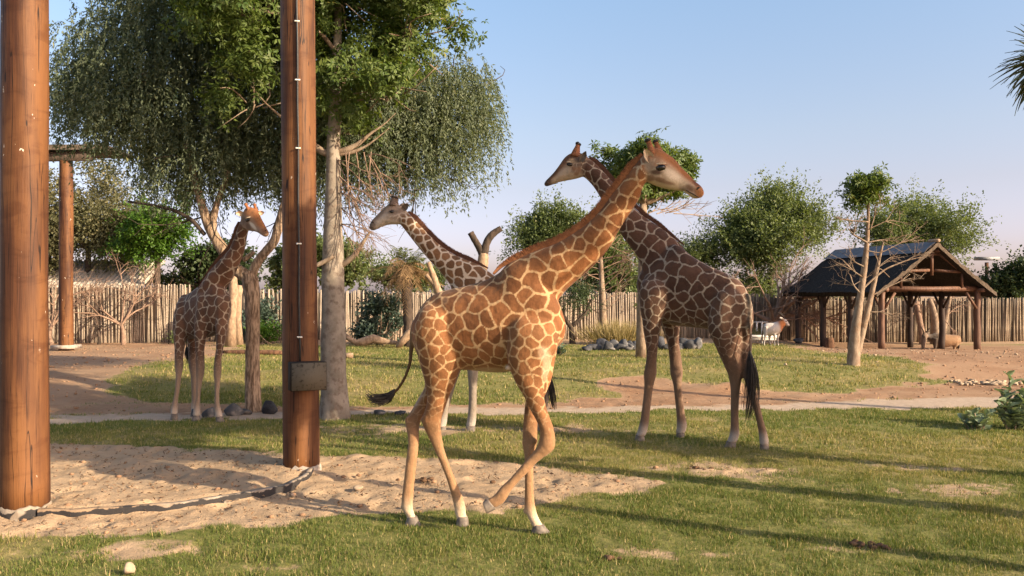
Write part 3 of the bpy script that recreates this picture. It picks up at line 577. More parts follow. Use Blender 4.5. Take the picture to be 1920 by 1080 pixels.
m = MB(); m.tube([PP(PW / 2, -OV - .06, RZ + .06), PP(PW / 2, -OV + .5, RZ + .07)], 0.07, 8); m.build('ridge_end', MAT['deadwood'], pav, True)

# feeder table, stump, dark stone, lamp
q = W(1429, 650, 36.2); fd = thing('hay_feeder', 'white metal feeding table with fodder behind the oryx', 'feeder', (q[0], q[1], 0.0))
m = MB(); x0, x1 = W(1392, 0, 36.2)[0], W(1458, 0, 36.2)[0]; zt = W(0, 631, 36.2)[2]; zr_ = W(0, 604, 36.2)[2]; gz = ZG(q[0], 36.5)
m.box(((x0 + x1) / 2, 36.6, zt), (x1 - x0, 0.8, 0.12)); m.build('tray', MAT['white_metal'], fd)
for x in (x0, q[0], x1):
    for y in (36.22, 36.98):
        m = MB(); m.tube([(x, y, gz - .05), (x, y, zr_ if x < x1 else zt)], 0.03, 6); m.build('leg', MAT['white_metal'], fd)
m = MB(); m.tube([(x0, 36.22, zr_), (x1 - .4, 36.22, zr_)], 0.025, 6); m.build('rail', MAT['metal_grey'], fd)
m = MB(); m.box(((x0 + x1) / 2, 36.24, gz + .25), (x1 - x0, 0.03, .16)); m.build('side_panel', MAT['white_metal'], fd)
m = MB(); n_ = 600; c = np.stack([RNG.uniform(x0 + .05, x1 - .3, n_), RNG.uniform(36.3, 36.9, n_), zt + .06 + np.abs(RNG.normal(0, .09, n_))], 1)
m.leaves(c, RNG.normal(0, 1, (n_, 3)), RNG.normal(0, 1, (n_, 3)), .16, .03, RNG.random(n_)); tag(m.build('fodder', MAT['leaf_olive']), 'heap of green fodder on the white feeding table', 'fodder', None, 'stuff')

def rock(px, py, wpx, hpx, Y, mat, label, group=None, seed=0, name='rock', cat='rock'):
    c = W(px, py, Y); s = Y / F; w, h = wpx * s, hpx * s; g = ZG(c[0], Y); 
    m = blob(name, (c[0], Y, g + h * 0.42), (w * 1.12, w * 0.9, h * 1.18), mat, seed + 3)
    return tag(m.build(name, MAT[mat]), label, cat, group)
rr_ = [(1100, 655, 22, 10, 1), (1113, 652, 26, 14, 1), (1127, 648, 24, 20, 1), (1138, 653, 20, 18, 0), (1149, 647, 20, 18, 0), (1160, 655, 24, 13, 0), (1158, 644, 18, 14, 1), (1170, 650, 20, 20, 0), (1181, 655, 24, 14, 0), (1183, 646, 20, 16, 0), (1193, 657, 20, 10, 0), (1195, 645, 22, 18, 0), (1224, 652, 20, 14, 0), (1240, 648, 20, 24, 1), (1251, 655, 24, 14, 0), (1286, 648, 26, 24, 1), (1297, 652, 24, 18, 0), (1306, 652, 22, 22, 0), (1275, 655, 18, 12, 0), (1142, 658, 22, 10, 0), (1172, 660, 26, 8, 0)]
rl_ = ['leftmost low dark slab of the rock heap', 'dark slab second from the left end of the rock heap', 'dark rock with a pale face left of the slender pale trunk', 'mid grey rock in front of the slender pale trunk', 'grey rock touching the slender pale trunk base', 'low grey rock in the front row below the slender trunk', 'small dark rock on top just right of slender trunk', 'upright grey rock in the middle of the rock heap', 'flat grey rock at the front middle of the heap', 'grey rock on top in the middle of the heap', 'lowest flat grey rock just left of the round crown trunk', 'large grey rock on top beside the round crown trunk', 'grey rock just right of the round crown trunk', 'tall dark rock between the second giraffe forelegs', 'flat grey rock between the second giraffe forelegs', 'largest dark rock right of the second giraffe forelegs', 'grey rock leaning against the large dark rock', 'last grey rock at the right end of the heap', 'small grey rock behind the second giraffe far foreleg', 'thin pale slab at the foot of the heap left', 'wide thin slab at the foot of heap middle']
for k, (px, py, w, h, dk) in enumerate(rr_):
    rock(px, py, w, h, 30.5 + (py < 650) * 0.55 + 0.25 * RNG.random(), 'rock_dark' if dk else 'rock', rl_[k], 'rocks heaped behind the track', seed=k)
lab = ['small dark rock half hidden between the left giraffe hooves', 'pale grey rock right of the left giraffe front hooves', 'grey pointed rock beside the forked tree base', 'low grey rock against the forked tree base', 'large dark blue slab rock right of the forked tree', 'small pale rock right of the grey trunk base', 'small dark rock under the near giraffe tail']
for k, (px, py, w, h, Yk, mt) in enumerate([(366, 775, 14, 16, 15.9, 'rock_dark'), (392, 774, 24, 22, 15.8, 'rock'), (440, 774, 32, 22, 16.1, 'rock'), (462, 778, 20, 12, 16.2, 'rock'), (508, 768, 32, 26, 16.3, 'rock_dark'), (710, 778, 22, 10, 16.1, 'rock'), (752, 777, 20, 11, 16.1, 'rock_dark')]):
    rock(px, py, w, h, Yk, mt, lab[k], 'rocks along the track edge', seed=50 + k)
for k, (px, py, w, h, l_) in enumerate([(240, 1078, 22, 24, 'pale pointed stone poking from the grass at bottom left'), (672, 918, 16, 9, 'small white stone on the sand right of the second post'), (548, 934, 10, 8, 'white stone at the end of the kerb'), (1473, 706, 7, 4, 'tiny yellow white stone on the bank below the slim tree')]):
    Yk = GY(py); rock(px, py, w, h, Yk, 'pebble', l_, None, 80 + k, 'stone', 'stone')
dl = ['largest brown dung heap on the near lawn at right', 'crumbled dung beside the largest heap, to its right', 'dark dung patch on lawn at bottom centre', 'brown clods on the bare patch behind the front hoof', 'brown clods on sand between the giraffe hind legs', 'lone brown clod on sand beneath the belly']
for k, (px, py, n_, sp) in enumerate([(1612, 1022, 11, .06), (1655, 1028, 5, .035), (1145, 1050, 5, .04), (1310, 880, 9, .07), (800, 900, 9, .07), (922, 906, 2, .02)]):
    m = MB(); c = G(px, py)
    for j in range(n_):
        xx, yy = c[0] + RNG.normal(0, sp), c[1] + RNG.normal(0, sp * .8); s = RNG.uniform(.04, .07)
        b_ = blob('x', (xx, yy, ZG(xx, yy) + s * .3), (s * 1.2, s, s * .8), None, 200 + k * 20 + j, sub=2); m.raw(b_.v[0], t=b_.t[0])
    tag(m.build('dung', MAT['dung']), dl[k], 'dung')
wl_ = ['white litter strip on the bare bank at right', 'small white scrap on the bank left of the litter strip']
for k, (px, py, n_, sx_) in enumerate([(1858, 692, 60, .55), (1803, 688, 14, .18)]):
    m = MB(); Yk = 21.5; c = W(px, py, Yk)
    for j in range(n_):
        xx, yy = c[0] + RNG.normal(0, sx_ * .6), Yk + RNG.normal(0, .12) - (0.15 * RNG.normal()); m.box((xx, yy, ZG(xx, yy) + .03), (RNG.uniform(.05, .2), RNG.uniform(.03, .07), RNG.uniform(.03, .06)), RNG.normal(0, .5))
    tag(m.build('litter', MAT['pebble']), wl_[k], 'litter', None, 'stuff')
m = MB()
for j in range(70):
    xx = RNG.uniform(10.2, 16.5); yy = 27.8 + RNG.normal(0, 1.6); s = RNG.uniform(.03, .10) * (1 + (RNG.random() < .1)) ; b_ = blob('x', (xx, yy, ZG(xx, yy) + s * .2), (s, s, s * .6), None, 400 + j, sub=1); m.raw(b_.v[0], t=b_.t[0])
tag(m.build('scattered_stones', MAT['pebble']), 'small pale stones scattered on the bare bank before the pavilion', 'stones', None, 'stuff')
q = W(1555, 646, 36); m = MB(); g = ZG(q[0], 36); zs = np.linspace(g - .05, g + .42, 5); m.tube(np.stack([q[0] + 0 * zs, 36 + 0 * zs, zs], 1), np.array([.2, .215, .2, .19, .17]), 14, .04)
tag(m.build('tree_stump', MAT['stump']), 'short brown log stump beside the pavilion back post', 'stump')
q = W(1497, 645, 38.4); m = blob('r', (q[0], 38.4, ZG(q[0], 38.4) + .14), (.48, .4, .38), None, 77); tag(m.build('rock', MAT['rock_dark']), 'round black rock at the foot of the far left pavilion post', 'rock')
q = W(1850, 560, 52); lp = thing('lamp_post', 'floodlight post with flat grey panel beyond the right fence', 'lamp post', (q[0], 52, 0))
m = MB(); m.tube([(q[0], 52, 0), (q[0], 52, W(0, 492, 52)[2])], .11, 8); m.build('pole', MAT['pole'], lp)
m = MB(); m.box((q[0], 52, W(0, 485, 52)[2]), (1.25, .6, .2)); m.build('lamp_panel', MAT['metal_grey'], lp)

# ------------------------------------------------------------------ vegetation
def lobes_pts(lobes, n, rg, bias=0.42):
    lb = np.array(lobes, float); vol = lb[:, 3] * lb[:, 4] * lb[:, 5]; k = rg.choice(len(lb), n, p=vol ** .8 / (vol ** .8).sum())
    d = rg.normal(0, 1, (n, 3)); d /= np.linalg.norm(d, axis=1, keepdims=True); r = rg.random(n) ** bias
    r = r * (0.78 + 0.42 * rg.random(n)); return lb[k, :3] + d * r[:, None] * lb[k, 3:6], d, k
def sublobes(lobes, rg, per=9):
    c, d, k = lobes_pts(lobes, per * len(lobes), rg, .42); lb = np.array(lobes, float)[k]; c = c + d * lb[:, 3:] * rg.normal(.02, .2, (len(c), 1)); r = lb[:, 3:] * (.12 + .36 * rg.random((len(c), 1)) ** 1.4); return np.concatenate([c, r], 1)
def leafy(lobes, n, per, spray, L, Wd, seed, droop=0.0, up=0.3, lat=0.16, bias=0.42, fold=0.25):
    "sprays of leaves: each spray runs outward from the crown and carries 'per' leaves"
    rg = np.random.default_rng(seed); c, d, _ = lobes_pts(sublobes(lobes, rg), n, rg, bias)
    ax = d * [1, 1, .8] + rg.normal(0, .45, (n, 3)) + [0, 0, up - droop]; ax /= np.linalg.norm(ax, axis=1, keepdims=True)
    s = rg.random((n, per)); P = c[:, None] + ax[:, None] * (s * spray * (0.5 + 1.5 * rg.random((n, 1)) ** 2.2))[:, :, None] + rg.normal(0, lat * spray, (n, per, 3)) - np.array([0, 0, 1.0]) * (droop * spray * s ** 2)[:, :, None]
    la = ax[:, None] * .6 + rg.normal(0, .6, (n, per, 3)) - [0, 0, droop * .6]; nr = rg.normal(0, .6, (n, per, 3)) + [0, 0, 1]
    cv = rg.normal(0, .13, (n, 1)); var = np.clip(.42 + cv + .17 * rg.standard_normal((n, per)), 0, 1)
    m = MB(); f_ = lambda a: a.reshape(-1, 3); m.leaves(f_(P), f_(la), f_(nr), (L * (.7 + .6 * rg.random((n, per)))).ravel(), (Wd * (.7 + .6 * rg.random((n, per)))).ravel(), var.ravel(), fold)
    return m, c
def limb(mb, a, b, r0, r1, bend=0.12, n=9, seg=7):
    a, b = np.asarray(a, float), np.asarray(b, float); t = np.linspace(0, 1, seg); o = RNG.normal(0, bend, 3) * np.linalg.norm(b - a)
    pts = a + (b - a) * t[:, None] + np.sin(t * math.pi)[:, None] * o; mb.tube(pts, r0 + (r1 - r0) * t, n, .03); return pts
def twigs(mb, p, d, L, r, depth, spread=0.7, drop=0.0, n=3):
    d = np.asarray(d, float); d /= np.linalg.norm(d); t = np.linspace(0, 1, 5)[:, None]; o = RNG.normal(0, .12 * L, 3)
    pts = np.asarray(p) + d * L * t + o * t * t - np.array([0, 0, drop * L]) * t * t; mb.tube(pts, np.linspace(r, r * .55, 5), 6 if depth > 1 else 4, caps=False)
    if depth > 0:
        for k in range(n):
            q = pts[RNG.integers(2, 5)]; nd = d + RNG.normal(0, spread, 3); twigs(mb, q, nd, L * RNG.uniform(.5, .8), r * .55, depth - 1, spread, drop, n)

# forked weeping tree behind the left giraffe
YT = 16.7; b = W(476, 772, YT); gz = ZG(b[0], YT)
wt = thing('weeping_tree', 'large weeping tree with forked furrowed trunk and drooping crown', 'tree', (b[0], YT, gz))
def trace(pts, Y): return np.array([W(p[0], p[1], Y + (p[3] if len(p) > 3 else 0)) for p in pts]), np.array([p[2] * (Y + (p[3] if len(p) > 3 else 0)) / F / 2 for p in pts])
def traced(name, pts, Y, mat, parent, n=12, wob=.03, res=5):
    P, r = trace(pts, Y); t = np.linspace(0, len(P) - 1, (len(P) - 1) * res + 1); k = np.arange(len(P))
    Q = np.stack([np.interp(t, k, P[:, i]) for i in range(3)], 1); rr = np.interp(t, k, r)
    for _ in range(2): Q[1:-1] = (Q[:-2] + 2 * Q[1:-1] + Q[2:]) / 4
    m = MB(); m.tube(Q, rr, n, wob); return m.build(name, mat, parent, True)
traced('trunk', [(476, 790, 34), (475, 760, 30), (473, 700, 27), (474, 640, 25), (474, 600, 26), (473, 560, 28), (470, 530, 31), (464, 510, 28)], YT, MAT['bark_rough'], wt, 16)
traced('limb', [(468, 522, 24), (452, 512, 24), (438, 500, 22), (422, 474, 22), (404, 448, 20), (390, 420, 18), (380, 390, 16), (366, 340, 13), (350, 270, 10)], YT, MAT['bark_rough'], wt, 14)
traced('limb', [(470, 525, 18), (478, 500, 17), (487, 485, 17), (500, 470, 17), (515, 452, 17), (523, 425, 15), (530, 390, 14), (552, 330, 12, .4), (590, 260, 10, .9), (660, 190, 8, 1.4)], YT, MAT['bark_rough'], wt, 12)
traced('limb', [(402, 450, 14), (398, 420, 15), (402, 400, 13), (410, 370, 10), (430, 320, 8)], YT, MAT['bark_rough'], wt, 10)
traced('limb', [(384, 440, 8), (360, 412, 8), (330, 395, 7), (290, 385, 5), (240, 378, 4)], YT, MAT['bark_dark'], wt, 8)
traced('limb', [(456, 488, 10), (470, 478, 9), (476, 472, 8)], YT, MAT['bark_rough'], wt, 8)
def strands(lobes, n, per, Ls, L, Wd, seed, zmin):
    rg = np.random.default_rng(seed); c, d, k = lobes_pts(lobes, n, rg, .33)
    ln = Ls * (.5 + rg.random(n)); out = d * [1, 1, .2] + rg.normal(0, .3, (n, 3)); out /= np.linalg.norm(out, axis=1, keepdims=True)
    s = np.sort(rg.random((n, per)), 1)
    P = c[:, None] + out[:, None] * (ln[:, None] * (.45 * s - .2 * s * s))[:, :, None] + np.array([0, 0, 1.0]) * (ln[:, None] * (.10 * s - .95 * s ** 1.6))[:, :, None] + rg.normal(0, .017, (n, per, 3))
    keep = P[..., 2] > zmin(P[..., 0]) + .25 * rg.standard_normal((n, 1))
    la = rg.normal(0, .6, (n, per, 3)) + [0, 0, -.95] + out[:, None] * .35; nr = rg.normal(0, 1, (n, per, 3))
    var = np.clip(.38 + .15 * rg.standard_normal((n, 1)) + .13 * rg.standard_normal((n, per)), 0, 1); kk = keep.ravel(); f_ = lambda a: a.reshape(-1, 3)[kk]
    m = MB(); m.leaves(f_(P), f_(la), f_(nr), (L * (.6 + .8 * rg.random((n, per)))).ravel()[kk], Wd, var.ravel()[kk], .15)
    return m
LW = [(-7.35, 17.2, 6.6, 1.75, 1.8, 1.7), (-6.2, 17.2, 8.4, 1.9, 1.9, 1.6), (-4.6, 17.6, 6.6, 1.7, 1.8, 1.6), (-3.2, 17.8, 6.0, 1.5, 1.7, 1.4), (-1.9, 18.0, 6.2, 1.35, 1.4, 1.25), (-1.1, 18.1, 6.55, 0.8, 0.9, 0.9), (-8.0, 17.1, 6.5, .9, 1.1, .9), (-6.1, 17.2, 5.3, 1.2, 1.2, .9), (-4.9, 17.5, 5.2, .9, 1.0, .8)]
zmin = lambda x: 4.05 + .25 * np.sin(x * 2.1) + .2 * sstep(-2.5, -.5, x) + 1.1 * sstep(-7.5, -8.2, x)
tag(strands(LW, 9800, 30, 1.2, .085, .027, 21, zmin).build('crown', MAT['leaf_weep'], wt), kind='stuff')
m = MB(); rg = np.random.default_rng(9); c, d, k = lobes_pts(LW, 170, rg, .8)
for q, dd in zip(c, d): limb(m, q - dd * .3 - [0, 0, .2], q + dd * .5 + [0, 0, -.1], .014, .004, .12, 5, 5)
for q in [W(400, 400, 17), W(350, 300, 17), W(300, 330, 17), W(530, 380, 17), W(600, 300, 17.5), W(700, 320, 18), W(780, 330, 18)]:
    for k in range(3): twigs(m, q, RNG.normal(0, 1, 3) + [0, 0, .4], 1.0, .02, 2, .6)
tag(m.build('twigs', MAT['bark_dark'], wt), kind='stuff')

# tall broadleaf tree with the grey trunk
YB = 15.7; b = W(624, 785, YB); bt = thing('broadleaf_tree', 'tall broadleaf tree with pale grey trunk right of second post', 'tree', (b[0], YB, ZG(b[0], YB)))
traced('trunk', [(629, 800, 64), (628, 780, 58), (627, 740, 50), (625, 700, 47), (625, 640, 46), (625, 580, 43), (624, 520, 42), (625, 480, 40), (624, 430, 35), (625, 380, 31), (625, 330, 27), (625, 270, 25), (628, 220, 24), (630, 140, 19), (633, 60, 15), (636, -60, 11), (640, -150, 8)], YB, MAT['bark_grey'], bt, 24, .012)
for pts in ([(628, 286, 12), (650, 282, 13), (672, 270, 9), (695, 250, 5), (722, 232, 2.5), (742, 212, 1)], [(633, 290, 9), (665, 285, 7), (690, 272, 4), (712, 255, 2.5), (730, 240, 1)], [(622, 290, 14), (606, 285, 14), (590, 274, 13), (575, 262, 10, -.2), (540, 230, 6, -.4), (500, 196, 3, -.6), (470, 160, 1, -.8)], [(628, 175, 12), (655, 132, 12, .1), (690, 100, 10, .2), (730, 50, 8, .4), (780, 10, 5, .5)], [(632, 100, 9), (600, 60, 8, -.3), (540, 30, 6, -.7), (440, 10, 4, -1)], [(630, 140, 8, -.1), (690, 150, 7, -.4), (750, 165, 3.5, -.6), (800, 172, 1, -.8)], [(636, 500, 12), (652, 490, 11, -.05), (668, 475, 9, -.1), (680, 456, 7, -.1), (694, 434, 4, -.1)], [(626, 480, 8, -.2), (600, 495, 9, -.2), (585, 500, 8, -.2)]):
    traced('limb', pts, YB, MAT['bark_pale'], bt, 9)
LB = [(-4.7, 15.2, 7.4, 1.5, 1.5, 1.15), (-3.2, 15.3, 7.9, 1.7, 1.6, 1.3), (-1.95, 15.7, 7.2, 1.0, 1.3, 0.85), (-2.3, 15.5, 6.1, 1.15, 1.2, 0.8), (-4.6, 15.2, 5.9, .8, 1.1, .8), (-5.4, 15.1, 8.0, .8, 1.1, .8), (-1.7, 15.8, 8.0, .85, 1.1, .6), (-3.3, 15.6, 9.2, 1.9, 1.8, 1.1), (-3.3, 16.2, 5.6, 1.1, .7, .7)]
def whorls(lobes, n, nl, L, Wd, seed, bias=.36, droop=.45):
    rg = np.random.default_rng(seed); c, d, k = lobes_pts(sublobes(lobes, rg, 12), n, rg, bias); c = c + rg.normal(0, .06, (n, 3))
    # gather the whorls along short shoots
    sh = rg.integers(0, max(1, n // 7), n); c = c[sh] + rg.normal(0, .14, (n, 3)) * [1, 1, .8]; d = d[sh]
    ax = d + rg.normal(0, .5, (n, 3)) + [0, 0, .5]; ax /= np.linalg.norm(ax, axis=1, keepdims=True)
    u = np.cross(ax, rg.normal(0, 1, (n, 3))); u /= np.linalg.norm(u, axis=1, keepdims=True); w = np.cross(ax, u)
    a = (np.arange(nl) / nl * 2 * math.pi)[None] + rg.normal(0, .2, (n, nl)); rd = np.cos(a)[..., None] * u[:, None] + np.sin(a)[..., None] * w[:, None]
    la = rd + ax[:, None] * rg.normal(.05, .25, (n, nl, 1)) - np.array([0, 0, droop]) * rg.random((n, nl, 1)) * 1.6
    P = c[:, None] + rd * .012; nr = ax[:, None] + 0 * rd; var = np.clip(.42 + .16 * rg.standard_normal((n, 1)) + .1 * rg.standard_normal((n, nl)), 0, 1)
    m = MB(); m.leaves(P.reshape(-1, 3), la.reshape(-1, 3), nr.reshape(-1, 3), (L * (.7 + .6 * rg.random((n, nl)))).ravel(), (Wd * (.8 + .4 * rg.random((n, nl)))).ravel(), var.ravel(), .2); return m, c
m, cl = whorls(LB, 14000, 5, .115, .046, 31); tag(m.build('crown', MAT['leaf_broad'], bt), kind='stuff')
m = MB(); rg = np.random.default_rng(10); c, d, k = lobes_pts(LB, 150, rg, .7)
for q, dd in zip(c, d): limb(m, q - dd * .5 - [0, 0, .25], q + dd * .25, .016, .005, .1, 5, 5)
tag(m.build('twigs', MAT['bark_pale'], bt), kind='stuff')
m = MB()
for px, py in [(632, 300), (636, 330), (638, 360), (640, 390), (640, 420), (645, 345), (690, 290)]:
    for k in range(3): twigs(m, W(px, py, YB - .1), (RNG.uniform(.1, 1.0), RNG.uniform(-.6, .5), RNG.uniform(-.9, .15)), .7, .011, 2, .45, .25)
for px in (655, 668, 682, 696, 648):
    q = W(px, 285, YB - .2); limb(m, q, q + np.array([RNG.normal(0, .12), 0, -RNG.uniform(.8, 1.5)]), .012, .006, .06, 5)
tag(m.build('dry_twigs', MAT['twig'], bt), kind='stuff')

def bg_tree(name, label, lobes, n, per, spray, L, Wd, leaf, base, trunk_r, bark, seed, droop=0., up=.3, group=None, lat=.16, limbs=7, whorl=0, top=None, cat='tree'):
    bx, by = base[0], base[1]; gz = ZG(bx, by); t = thing(name, label, cat, (bx, by, gz), group); lb = np.array(lobes)
    if whorl: m, c = whorls(lobes, n, whorl, L, Wd, seed, .42)
    else: m, c = leafy(lobes, n, per, spray * 1.25, L, Wd, seed, droop, up, lat * .62)
    tag(m.build('crown', MAT[leaf], t), kind='stuff')
    tp = np.array(top) if top is not None else np.array([lb[:, 0].mean(), lb[:, 1].mean(), lb[:, 2].min() - lb[0, 5] * .3])
    m = MB(); limb(m, (bx, by, gz - .1), tp, trunk_r, trunk_r * .7, .03, 10); m.build('trunk', MAT[bark], t, True)
    rg = np.random.default_rng(seed + 1); ce, d, k = lobes_pts(lobes, limbs, rg, .9)
    for q in ce:
        m = MB(); limb(m, tp - [0, 0, .05], q, trunk_r * .5, trunk_r * .15, .1, 7); m.build('limb', MAT[bark], t, True)
    return t
def LBX(px, py, rx, ry, Y, dz=1.0): c = W(px, py, Y); s = Y / F; return (c[0], c[1], c[2], rx * s, max(rx, ry) * s * dz, ry * s)
BT = [
 ('acacia_tree', 'broad olive green tree beyond the left reed fence', [(200, 400, 120, 85), (120, 380, 90, 90), (285, 430, 60, 60), (60, 430, 80, 80)], 46, 1100, 22, 1.0, .17, .07, 'leaf_olive', 'bark_dark', .25, .3),
 ('acacia_tree', 'bright fresh green tree between olive tree and forked trunk', [(300, 440, 55, 50), (260, 455, 45, 35), (330, 420, 30, 40)], 44, 330, 20, .7, .16, .075, 'leaf_bright', 'bark_dark', .1, .3),
 ('shade_tree', 'dark green tree seen under the left limb of forked tree', [(370, 500, 45, 42), (420, 480, 45, 40), (340, 520, 25, 22)], 47, 260, 20, .6, .2, .1, 'leaf_dark', 'bark_dark', .2, .1),
 ('shade_tree', 'dense green tree on both sides of the grey trunk', [(560, 490, 55, 50), (640, 500, 50, 45), (600, 470, 60, 40), (525, 500, 25, 40)], 44, 420, 20, .6, .2, .1, 'leaf_far', 'bark_dark', .2, .1),
 ('acacia_tree', 'green tree behind the dry palm', [(720, 510, 50, 34), (800, 520, 60, 30)], 46, 240, 18, .7, .17, .07, 'leaf_far', 'bark_dark', 0, .3),
 ('shade_tree', 'blue green domed tree behind the near giraffe neck', [(1010, 440, 60, 52), (1060, 425, 50, 42), (960, 480, 40, 38), (1090, 450, 35, 50)], 45, 560, 20, .75, .15, .06, 'leaf_far', 'bark_dark', .05, .35),
 ('shade_tree', 'tangled green tree behind the crossing giraffe necks', [(1150, 480, 55, 75), (1120, 440, 40, 50), (1180, 540, 45, 55), (1110, 540, 40, 45)], 42, 520, 20, .6, .17, .075, 'leaf_far', 'bark_dark', .15, .2),
 ('acacia_tree', 'feathery small tree left of the large tree at right', [(1300, 450, 38, 42), (1330, 470, 40, 45), (1280, 480, 35, 40)], 47, 230, 16, .8, .15, .055, 'leaf_far', 'bark_dark', .1, .4),
 ('acacia_tree', 'large spreading green tree left of the pavilion roof', [(1430, 440, 85, 58), (1400, 410, 60, 45), (1490, 410, 55, 45), (1530, 440, 45, 35), (1470, 385, 55, 28), (1370, 455, 40, 45), (1450, 480, 70, 35)], 47, 1000, 22, 1.0, .16, .062, 'leaf_far', 'bark_dark', 0, .45),
 ('acacia_tree', 'feathery light green tree behind the pavilion roof', [(1720, 440, 75, 48), (1690, 410, 40, 32), (1770, 430, 42, 40), (1790, 460, 40, 35), (1650, 440, 35, 40)], 52, 640, 22, 1.1, .17, .062, 'leaf_far', 'bark_dark', .05, .45),
 ('shade_tree', 'dark green bushy tree beyond the fence at right edge', [(1890, 535, 42, 45), (1930, 520, 45, 50), (1870, 555, 30, 28), (1840, 560, 25, 22)], 50, 380, 20, .7, .18, .09, 'leaf_dark', 'bark_dark', .1, .25),
 ('shrub', 'low green scrub seen under the pavilion roof', [(1660, 560, 45, 14), (1560, 555, 40, 12)], 46, 150, 18, .6, .15, .06, 'leaf_olive', 'bark_dark', 0, .3),
 ('shade_tree', 'low dark green trees beyond the left part of fence', [(450, 530, 45, 25), (320, 530, 40, 22)], 48, 160, 20, .7, .18, .09, 'leaf_dark', 'bark_dark', .2, .15),
 ('shrub', 'low green hedge trees behind the second giraffe', [(1240, 530, 60, 35), (1330, 540, 60, 35), (1400, 545, 60, 30)], 48, 330, 18, .7, .16, .065, 'leaf_far', 'bark_dark', .1, .3)]
for k, (nm, lb_, lobes, Yt, n, per, sp, L, Wd, leaf, bark, dr, up) in enumerate(BT):
    lbs = [LBX(q[0], q[1] + .12 * q[3], q[2] * .86, q[3] * .82, Yt) for q in lobes]; cx_ = np.mean([q[0] for q in lbs])
    bg_tree(nm, lb_, lbs, int(n * 2.1), per, sp * .9, L * 1.0, Wd * 1.4, leaf, (cx_, Yt), .2, bark, 300 + k * 7, dr, up, 'trees beyond the enclosure fence')
# pale trunked trees standing in the enclosure
Yt = 26.5; b = W(1201, 675, Yt); lbs = [LBX(1210, 315, 62, 50, Yt), LBX(1160, 300, 38, 40, Yt), LBX(1260, 320, 42, 40, Yt), LBX(1150, 270, 22, 14, Yt), LBX(1215, 270, 35, 18, Yt), LBX(1215, 355, 55, 22, Yt)]
tt = bg_tree('round_crown_tree', 'green crowned tree behind the two crossing giraffe necks', lbs, 2900, 0, 0, .17, .065, 'leaf_broad', (b[0], Yt), .17, 'bark_pale', 501, whorl=5, limbs=10, top=W(1206, 380, Yt))
m = MB()
for k in range(7): twigs(m, W(1215 + 8 * k, 395 + 6 * RNG.random(), Yt), (RNG.normal(.6, .6), RNG.normal(0, .4), RNG.uniform(-.2, .4)), .8, .018, 2, .5)
tag(m.build('dry_twigs', MAT['deadwood'], tt), kind='stuff')
Yt = 36.5; b = W(1131, 640, Yt); st = thing('slender_tree', 'slender pale tree trunk with bare twigs rising from rock heap', 'tree', (b[0], Yt, ZG(b[0], Yt)))
traced('trunk', [(1132, 650, 17), (1131, 600, 15), (1129, 550, 12), (1127, 500, 9), (1124, 450, 6)], Yt, MAT['bark_pale'], st, 10)
m = MB()
for py in (590, 570, 550, 540, 525, 515, 505, 495, 485, 475):
    for s in (-1, 1): twigs(m, W(1128, py, Yt), (s * RNG.uniform(.4, 1), RNG.normal(0, .4), RNG.uniform(.1, .8)), 1.0, .024, 2, .5)
tag(m.build('bare_twigs', MAT['twig'], st), kind='stuff')
Yt = 35.5; b = W(1074, 642, Yt); dt = thing('dark_tree', 'low dark forked tree in front of the fence behind near giraffe chest', 'tree', (b[0], Yt, ZG(b[0], Yt)))
traced('trunk', [(1074, 650, 12), (1072, 625, 11), (1071, 612, 10)], Yt, MAT['bark_dark'], dt)
traced('limb', [(1071, 614, 9), (1058, 595, 8), (1046, 575, 6), (1036, 555, 4)], Yt, MAT['bark_dark'], dt); traced('limb', [(1071, 614, 8), (1085, 600, 7), (1100, 585, 6), (1106, 565, 4), (1120, 550, 3)], Yt, MAT['bark_dark'], dt)
m, c = leafy([LBX(1070, 555, 42, 24, Yt), LBX(1040, 560, 30, 20, Yt)], 220, 14, .5, .11, .05, 601, .3, .1); tag(m.build('crown', MAT['leaf_dark'], dt), kind='stuff')
m = MB()
for k in range(14): twigs(m, W(RNG.uniform(1040, 1115), RNG.uniform(550, 590), Yt), RNG.normal(0, 1, 3) + [0, 0, .5], .7, .014, 2, .6)
tag(m.build('twigs', MAT['bark_dark'], dt), kind='stuff')

